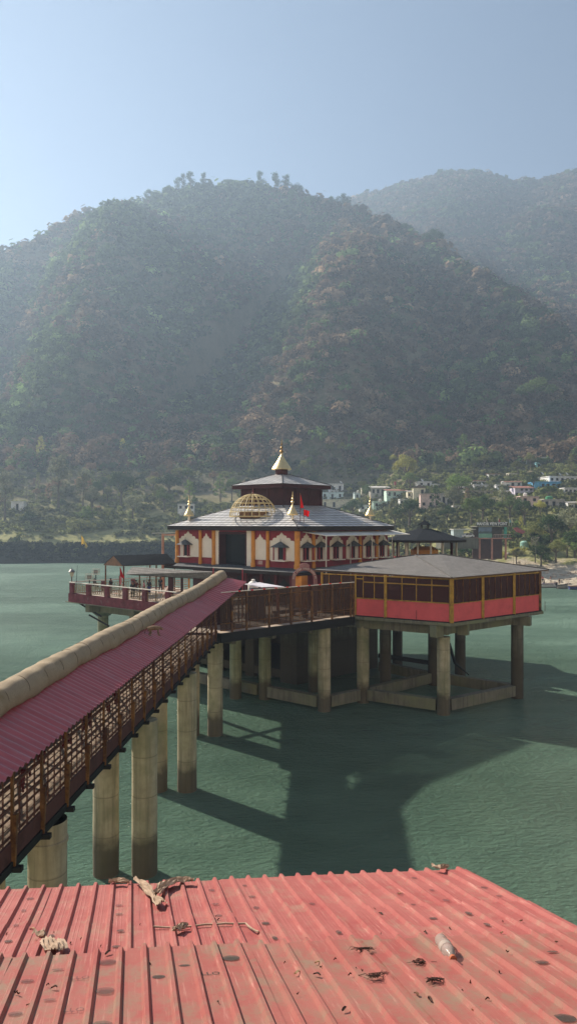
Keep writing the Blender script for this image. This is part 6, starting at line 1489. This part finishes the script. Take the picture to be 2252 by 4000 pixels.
Hs = [((1252, 1342, 1922, 1952), 'blue', 'flat', 'pale blue lower house left end of the village beside the temple roof', 3, 1),
 ((1282, 1342, 1889, 1924), 'white', 'flat', 'white upper storey house with reddish balcony behind the pale blue one', 2, 1),
 ((1250, 1392, 1950, 1996), 'cream', 'flat', 'long cream flat roofed house lowest at the left of the village', 4, 1),
 ((1382, 1406, 1924, 1952), 'blue', 'flat', 'tiny pale blue block with a water tank on top', 1, 1),
 ((1448, 1520, 1896, 1938), 'grey', 'tin', 'grey house under a long pale tin roof', 4, 1),
 ((1508, 1592, 1908, 1948), 'mint', 'tin', 'mint green house with small windows below the red village flag', 4, 1),
 ((1455, 1512, 1958, 1986), 'mint', 'flat', 'small mint block right behind the right gilded spire', 2, 1),
 ((1590, 1618, 1915, 1946), 'cream', 'tin', 'narrow cream house left of the brown gable', 2, 1),
 ((1612, 1660, 1893, 1946), 'cream', 'gable', 'cream house with a steep brown gable roof', 2, 1),
 ((1630, 1686, 1880, 1902), 'white', 'flat', 'white flat house behind the brown gable', 2, 1),
 ((1640, 1722, 1928, 1984), 'pink', 'flat', 'pinkish two storey house with one dark window in the village centre', 3, 2),
 ((1718, 1745, 1928, 1976), 'grey', 'flat', 'bare grey block attached right of the pinkish house', 1, 1),
 ((1838, 1898, 1874, 1896), 'white', 'tin', 'white house with a pale red roof at the upper left of the row', 2, 1),
 ((1848, 1905, 1893, 1912), 'white', 'flat', 'low white wall like house under the pale red roof', 2, 1),
 ((1820, 1942, 1912, 1936), 'grey', 'tin', 'very long low shed with a whitish tin roof', 5, 1),
 ((1965, 2036, 1876, 1904), 'white', 'tin', 'house with a long reddish tin roof and open front', 3, 1),
 ((1935, 1980, 1893, 1912), 'white', 'flat', 'small white house left of the reddish tin roof', 2, 1),
 ((2008, 2082, 1896, 1940), 'lilac', 'tin', 'lilac grey house with several windows below the reddish roof', 4, 2),
 ((2028, 2106, 1938, 1990), 'pink', 'flat', 'plain pink house with two dark windows right of the view point trees', 2, 2),
 ((2088, 2190, 1881, 1913), 'bright', 'flat', 'bright blue flat roofed house', 5, 1),
 ((2138, 2270, 1860, 1886), 'white', 'flat', 'long white house behind the bright blue one', 6, 1),
 ((2022, 2056, 1791, 1816), 'white', 'flat', 'small white house alone high at the top of the village', 1, 1),
 ((2110, 2212, 1785, 1802), 'white', 'flat', 'long white house at the very top right', 4, 1),
 ((2092, 2112, 1806, 1828), 'aqua', 'flat', 'little light blue block beside the top dark tree', 1, 1),
 ((2120, 2202, 1950, 1980), 'grey', 'flat', 'grey shed with a green dome tank on its roof', 3, 1),
 ((44, 93, 1958, 1998), 'white', 'flat', 'tiny white hut alone on the far left bank', 1, 1),
 ((694, 760, 1968, 2020), 'white', 'flat', 'white two storey house behind the left gilded spire', 3, 2),
 ((1742, 1795, 1938, 1962), 'white', 'flat', 'white house half hidden right of the bare grey block', 2, 1),
 ((1410, 1446, 1905, 1930), 'cream', 'tin', 'small cream house between the pale blue houses and the long tin roof', 2, 1),
 ((1404, 1450, 1972, 1996), 'white', 'flat', 'white low house left of the right gilded spire', 2, 1),
 ((1760, 1812, 1898, 1918), 'white', 'tin', 'white house with a whitish tin roof left of the long shed', 3, 1),
 ((1898, 1934, 1944, 1968), 'cream', 'flat', 'cream block under the long low shed', 2, 1),
 ((2200, 2252, 1905, 1930), 'white', 'flat', 'white house at the right frame edge below the long white one', 3, 1),
 ((1770, 1800, 1975, 1998), 'white', 'flat', 'white cube house low under the wide green village tree', 1, 1),
 ((1905, 1950, 1848, 1866), 'white', 'tin', 'white cottage above the two red roofed houses', 2, 1),
 ((1985, 2020, 1848, 1866), 'cream', 'flat', 'cream cottage above the long reddish tin roof', 2, 1),
 ((1690, 1722, 1890, 1908), 'white', 'flat', 'small white house right of the one behind the gable', 2, 1),
 ((2215, 2260, 1958, 1985), 'white', 'tin', 'small white house at the right frame edge beside the grey shed', 2, 1),
 ((1560, 1592, 1950, 1972), 'white', 'flat', 'small white block under the mint house', 2, 1),
 ((1958, 1985, 1915, 1935), 'white', 'flat', 'small white house below the reddish tin roof, left side', 1, 1)]
for (a, b, c_, d_), c, k, l, n, fl in Hs:
    rc = 'red' if 'red' in l and k == 'tin' else ('white' if 'whitish' in l or 'pale tin' in l else None)
    house(a, b, c_, d_, c, k, l, nwin=n, floors=fl, roofc=rc)
for px, py, l in ((1330, 1884, 'white dish above the leftmost village houses'), (2116, 1850, 'white dish above the dark tree by the blue house'), (2184, 1853, 'white dish on the long white house, left of two'), (2211, 1851, 'white dish on the long white house, right of two'), (1646, 1876, 'white dish on the white house behind the gable'), (1880, 1891, 'white dish in front of the pale red roof'), (1940, 1908, 'white dish beside the long tin shed'), (1511, 1926, 'white dish on the mint house corner')):
    dish(px, py, ground_at(px, py + 45, 125).y - 1, l)
for px, py, l in ((1397, 1926, 'white cylindrical tank on the tiny pale blue block'), (1484, 1960, 'white cylindrical tank on the small mint block'), (1961, 1892, 'white cylindrical tank on the small white house'), (2049, 1938, 'white cylindrical tank on the plain pink house')):
    rtank(px, py, ground_at(px, py + 40, 125).y, l)
g = ground_at(2140, 1978, 125); rtank(2142, 1955, g.y, 'large green domed tank on the grey shed', mat('green plastic', (.07, .28, .13), .5), 1.0, 1.3)
g = ground_at(2046, 2142, 125); rtank(2046, 2142, g.y, 'mint coloured cylindrical tank beside the view point building', mat('mint plastic', (.28, .48, .40), .6), .95, 1.75)
q = ground_at(1537, 1960, 125); flag((q.x, q.y, q.z - 1), zpy(1880, q.y), 'sq', cm('faded red cloth', (.5, .1, .12)), 'faded red flag on a tall pole above the mint house', None, .9, 1.3, 1, .05, 'metalwhite')

# view point building
YV = 150.; vf = Fr(((1922 - CX) / F * YV, YV), (1, .06)); zg = zpy(2150, YV); z1_ = zpy(2103, YV); z2_ = zpy(2058, YV); wv = 115 / F * YV / 2
vb = thing('view_point_building', vf.pt(0, 0, zg), 'two storey open pink pillared building carrying a white lettered sign board', 'building')
PK = mat('salmon pillar paint', (.50, .24, .19)); TL = mat('teal pillar paint', (.10, .42, .33))
for x in (-wv + .35, -.1, wv - .25): m_ = MB(); vf.box(m_, x - .16, x + .16, .0, .3, zg - 2, z1_ - .12); m_.build('lower_pillar', PK, vb, smooth=False)
m_ = MB(); vf.box(m_, -wv - .3, wv + .9, -.5, 4, z1_ - .12, z1_ + .06); m_.build('floor_slab', PK, vb, smooth=False)
m_ = MB(); vf.box(m_, -wv, wv + .3, 3.6, 3.9, zg - 2, z1_ - .12); vf.box(m_, -wv + .6, -.4, 2.0, 2.2, zg, z1_ - .13); m_.build('lower_wall', cm('lower wall darkened as interior shade', (.09, .045, .04)), vb, smooth=False)  # wall colour darkened to stand for the shade of the open interior
m_ = MB(); vf.box(m_, wv - .55, wv + .0, .1, .5, z1_ + .06, z2_ - .02); m_.build('teal_pillar', TL, vb, smooth=False)
m_ = MB(); vf.box(m_, -wv, wv + .2, 3.4, 3.6, z1_ + .06, z2_ - .02); m_.build('upper_wall', cm('dim back wall', (.12, .11, .09)), vb, smooth=False)
m_ = MB(); vf.box(m_, -wv - .5, wv + .4, -.6, 4, z2_, z2_ + .13); m_.build('roof', M['beam'], vb, smooth=False)
bw0, bw1 = (1865 - 1922) / F * YV, (1918 - 1922) / F * YV
m_ = MB(); vf.box(m_, bw0, bw1, -.2, -.12, z1_ + .1, z2_ - .04); bb = m_.build('banner', mat('blue landscape banner', (.16, .22, .32), .6), vb, smooth=False)
m_ = MB(); vf.box(m_, bw0, bw1, -.225, -.205, z1_ + .1, z1_ + 1.0); m_.build('green_strip', mat('pale green banner strip', (.22, .42, .32)), bb, smooth=False)
m_ = MB()
pv_ = [vf.pt(bw0, -.23, z1_ + 1.02)]
for k in range(9): pv_.append(vf.pt(bw0 + (bw1 - bw0) * k / 8, -.23, z1_ + 1.25 + .35 * abs(math.sin(k * 1.4))))
pv_.append(vf.pt(bw1, -.23, z1_ + 1.02)); m_.prism(pv_, (0, .015, 0)); m_.build('printed_hills', mat('printed grey green hills', (.10, .14, .15)), bb, smooth=False)
m_ = MB()
for x in np.arange(.1, wv + .7, .35): vf.box(m_, x, x + .05, -.3, -.25, z1_ + .06, z1_ + .75)
vf.box(m_, .1, wv + .8, -.31, -.24, z1_ + .75, z1_ + .85); m_.build('railing', cm('pink white rail', (.5, .38, .34)), vb, smooth=False)
sg = thing('sign_board', vf.pt(-.1, -.35, z2_ + .13), 'dark sign board with large white capital letters on the view point roof', 'sign')
sx0, sx1 = (1855 - 1922) / F * YV, (1979 - 1922) / F * YV; sz0, sz1 = zpy(2056, YV), zpy(2040, YV)
m_ = MB(); vf.box(m_, sx0, sx1, -.4, -.32, sz0 + .13, sz1 + .05); m_.build('panel', cm('dark sign panel', (.04, .045, .05)), sg, smooth=False)
V_, Q_ = text_mesh('MANDIR VIEW POINT', 1.0, .02, True); wx = max(v.x for v in V_) - min(v.x for v in V_); hx = max(v.y for v in V_) - min(v.y for v in V_); tw, th_ = (sx1 - sx0) * .97, (sz1 - sz0) * .80
m_ = MB()
for v in V_: m_.v.append(vf.pt((sx0 + sx1) / 2 + v.x / wx * tw, -.43 - v.z, (sz0 + sz1) / 2 + .08 + v.y / hx * th_))
m_.f = Q_; m_.uv = [None] * len(Q_); m_.build('lettering', cm('white letters', (.85, .83, .86)), sg, smooth=False)
for px, py, m, l in ((1897, 2024, wht, 'small white pennant above the left part of the view point sign'), (1945, 2022, cm('faded red cloth', (.5, .1, .12)), 'small pink pennant above the middle of the view point sign'), (1987, 2022, cm('aqua cloth', (.2, .45, .5)), 'aqua pennant right above the view point sign'), (1996, 2023, cm('pale yellow cloth', (.6, .6, .35)), 'pale yellow pennant at the right end of the view point sign')):
    q = P(px, py, YV + 1); flag((q.x, q.y, z2_ + .1), q.z, 'tri', m, l, None, .4, 1.0, 1, .03, 'metalwhite')
sh = thing('roadside_shed', vf.pt(-5.5, 1, zpy(2100, YV)), 'grey roofed shed with a pale blue wall left of the view point building', 'shed')
xa, xb = (1773 - 1922) / F * YV, (1812 - 1922) / F * YV; zs0, zs1 = zpy(2102, YV), zpy(2069, YV)
m_ = MB(); vf.box(m_, xa, xb, 1, 3, zs0 - 2, zs1); m_.build('wall', cm('house wall shed blue', (.38, .46, .48)), sh, smooth=False)
m_ = MB(); vf.box(m_, xa - .2, (1858 - 1922) / F * YV, .4, 3.4, zs1, zs1 + .12); m_.build('roof', M['awning'], sh, smooth=False)
rd = MB(); vf.box(rd, -11, -3.2, -.6, 4, zs0 - 2.2, zs0 + .02); tag(rd.build('road', M['conc_dk'], smooth=False), kind='structure')
# car
ck = 1.0; cf = Fr(vf.pt((1828 - 1922) / F * YV, .9, 0), (1, .05)); cz = zs0 + .03; car = thing('parked_car', cf.pt(0, 0, cz), 'white hatchback parked under the shed roof beside the view point', 'car')
prof = [(-1.28, .2), (-1.3, .5), (-1.15, .62), (-.75, .66), (-.45, 1.02), (.62, 1.04), (1.05, .68), (1.25, .6), (1.3, .22)]
m_ = MB(); m_.prism([cf.pt(x, -.55, cz + z) for x, z in prof], (cf.w * 1.1).to_3d()); m_.build('body', cm('white car paint', (.7, .7, .72), rough=.3), car, smooth=False)
m_ = MB(); m_.prism([cf.pt(x, -.57, cz + z) for x, z in ((-.66, .68), (-.42, .96), (.04, .98), (.04, .68))], (cf.w * 1.14).to_3d()); m_.prism([cf.pt(x, -.57, cz + z) for x, z in ((.1, .68), (.1, .98), (.58, .98), (.88, .68))], (cf.w * 1.14).to_3d()); m_.build('side_window', M['dark'], car, smooth=False)
for x in (-.82, .82):
    for b in (-.53, .53): c = cf.pt(x, b, cz + .2); m_ = MB(); m_.tube([c - cf.w.to_3d() * .07, c + cf.w.to_3d() * .07], .2, 14); wq = m_.build('wheel', M['rubber'], car); m_ = MB(); m_.tube([c - cf.w.to_3d() * .08, c + cf.w.to_3d() * .08], .11, 10); m_.build('rim', M['lampcap'], wq)
for b in (-.4, .4): m_ = MB(); c = cf.pt(-1.3, b, cz + .5); m_.bar(c, c + cf.u.to_3d() * .06, .2, .1); m_.build('headlight', M['lampglass'], car, smooth=False)
# red tarp and white broken frame
tp_ = [P(2003, 2064, 148), P(2020, 2062, 149), P(2050, 2078, 149), P(2038, 2086, 147), P(2015, 2078, 147)]
m_ = MB(); m_.prism(tp_, (0, .1, .12)); tp_o = thing('red_tarpaulin', P(2025, 2100, 148), 'red tarpaulin awning sloping down beside the view point building', 'tarpaulin'); m_.build('cloth', cm('dull red tarp', (.35, .09, .07)), tp_o, smooth=False)
m_ = MB(); 
for px, py in ((2003, 2066), (2048, 2080)): q = P(px, py, 148); m_.tube([q, (q.x, q.y, h1(q.x, q.y))], .03, 5)
m_.build('pole', M['rustbrown'], tp_o)
m_ = MB(); a, b, c, d = P(2075, 2098, 146), P(2105, 2098, 146), P(2090, 2118, 146), P(2073, 2108, 146)
for p, q in ((a, b), (b, c), (c, d), (d, b), (a, d)): m_.tube([p, q], .045, 5)
for p in (c,): m_.tube([p, (p.x, p.y, h1(p.x, p.y))], .03, 5)
tag(m_.build('broken_trellis', M['palebark']), 'broken white wooden frame hanging among the trees right of the red tarp', 'frame')
# rocks below the view point and on the beach
RK = mat('pale river boulder', (.42, .35, .28), .95, var=.25, bump=.5, bs=4)
for i in range(46):
    if i < 12: g = ground_at(R(1860, 2040), R(2150, 2200), 125); l, gr_ = 'pale boulder on the slope under the view point building', 'boulders under the view point'
    else: g = ground_at(R(2112, 2250), R(2225, 2285), 118); l, gr_ = 'pale boulder on the sandy beach', 'boulders on the beach'
    m_ = MB(); k = R(.15, .55) * (1.4 if i < 12 else 1); n = 7; rr = random.Random(i)
    pts = [[Vector((g.x, g.y, g.z)) + Vector((math.cos(2 * pi * j / n) * math.sin(f), math.sin(2 * pi * j / n) * math.sin(f) * .8, math.cos(f) * .6)) * k * rr.uniform(.8, 1.2) for j in range(n)] for f in (.2, .8, 1.4, 2.1)]
    for a, b in zip(pts[:-1], pts[1:]):
        for j in range(n): m_.face([b[j], b[(j + 1) % n], a[(j + 1) % n], a[j]])
    m_.face(pts[0]); tag(m_.build('boulder', RK, smooth=False), l, 'rock', gr_)
# boats
def boat(px0, px1, py, hullc, trim, label, motor=True, rot=0.0, seat=True):
    pxc = (px0 + px1) / 2; q = G(pxc, py, .0); L = (px1 - px0) / F * q.y; f = Fr((q.x, q.y + .6), (math.cos(rot), math.sin(rot))); o = thing('boat', f.pt(0, 0, 0), label, 'boat')
    n = 12; B = L * .14; hh = .62; m_ = MB(); rows = []
    for i in range(n + 1):
        t_ = i / n; x = -L / 2 + L * t_; bw = B * (1 - max(0, (t_ - .55) / .45) ** 2.2) + .01; sheer = hh * (1 + .45 * t_ ** 3); kx = -.15 + .2 * max(0, t_ - .75)
        rows.append([f.pt(x, -bw, sheer), f.pt(x, -bw * .75, .15 + kx * 0), f.pt(x, 0, kx), f.pt(x, bw * .75, .15), f.pt(x, bw, sheer), f.pt(x, bw * .86, sheer - .02), f.pt(x, bw * .6, .3), f.pt(x, -bw * .6, .3), f.pt(x, -bw * .86, sheer - .02)])
    for a, b in zip(rows[:-1], rows[1:]):
        for j in range(9): m_.face([a[j], b[j], b[(j + 1) % 9], a[(j + 1) % 9]])
    m_.face(rows[0]); m_.build('hull', hullc, o, smooth=False)
    m_ = MB()
    for s_ in (0, 4): m_.tube([r_2[s_] for r_2 in rows], .05, 5)
    m_.build('gunwale', trim, o)
    if seat:
        for x in (-L * .2, L * .08): m_ = MB(); f.box(m_, x, x + .3, -B * .7, B * .7, .45, .52); m_.build('seat', M['metalwhite'], o, smooth=False)
    if motor: c = f.pt(-L / 2 - .12, 0, 0); m_ = MB(); m_.bar(c + Vector((0, 0, -.2)), c + Vector((0, 0, .6)), .12); m_.bar(c + Vector((-.1, 0, .6)), c + Vector((-.1, 0, 1.0)), .34, .3); m_.build('outboard_motor', M['rubber'], o, smooth=False)
boat(2096, 2182, 2296, cm('white boat hull', (.6, .58, .58)), cm('maroon boat trim', (.12, .04, .05)), 'white boat with a dark stripe moored at the sandy shore', True, .05)
boat(2176, 2224, 2300, cm('weathered boat hull', (.35, .32, .28)), M['rubber'], 'short weathered boat with gear in its stern, middle of the three', True, .25)
boat(2226, 2300, 2304, cm('navy boat hull', (.05, .06, .2)), cm('orange boat trim', (.5, .25, .08)), 'navy blue boat with an orange rim cut by the right frame edge', False, -.05)
q = G(2122, 2280, .6); person((q.x, q.y - .2, .4), 1.0, 'sit', dkc, blu, 'seated boatman in dark clothes inside the white boat')

# ------------------------------------------------------------------ to metres
done = set()
for o in scene.objects:
    o.location = o.location * S
    if o.type == 'MESH' and o.data.name not in done:
        done.add(o.data.name); o.data.transform(Matrix.Scale(S, 4))
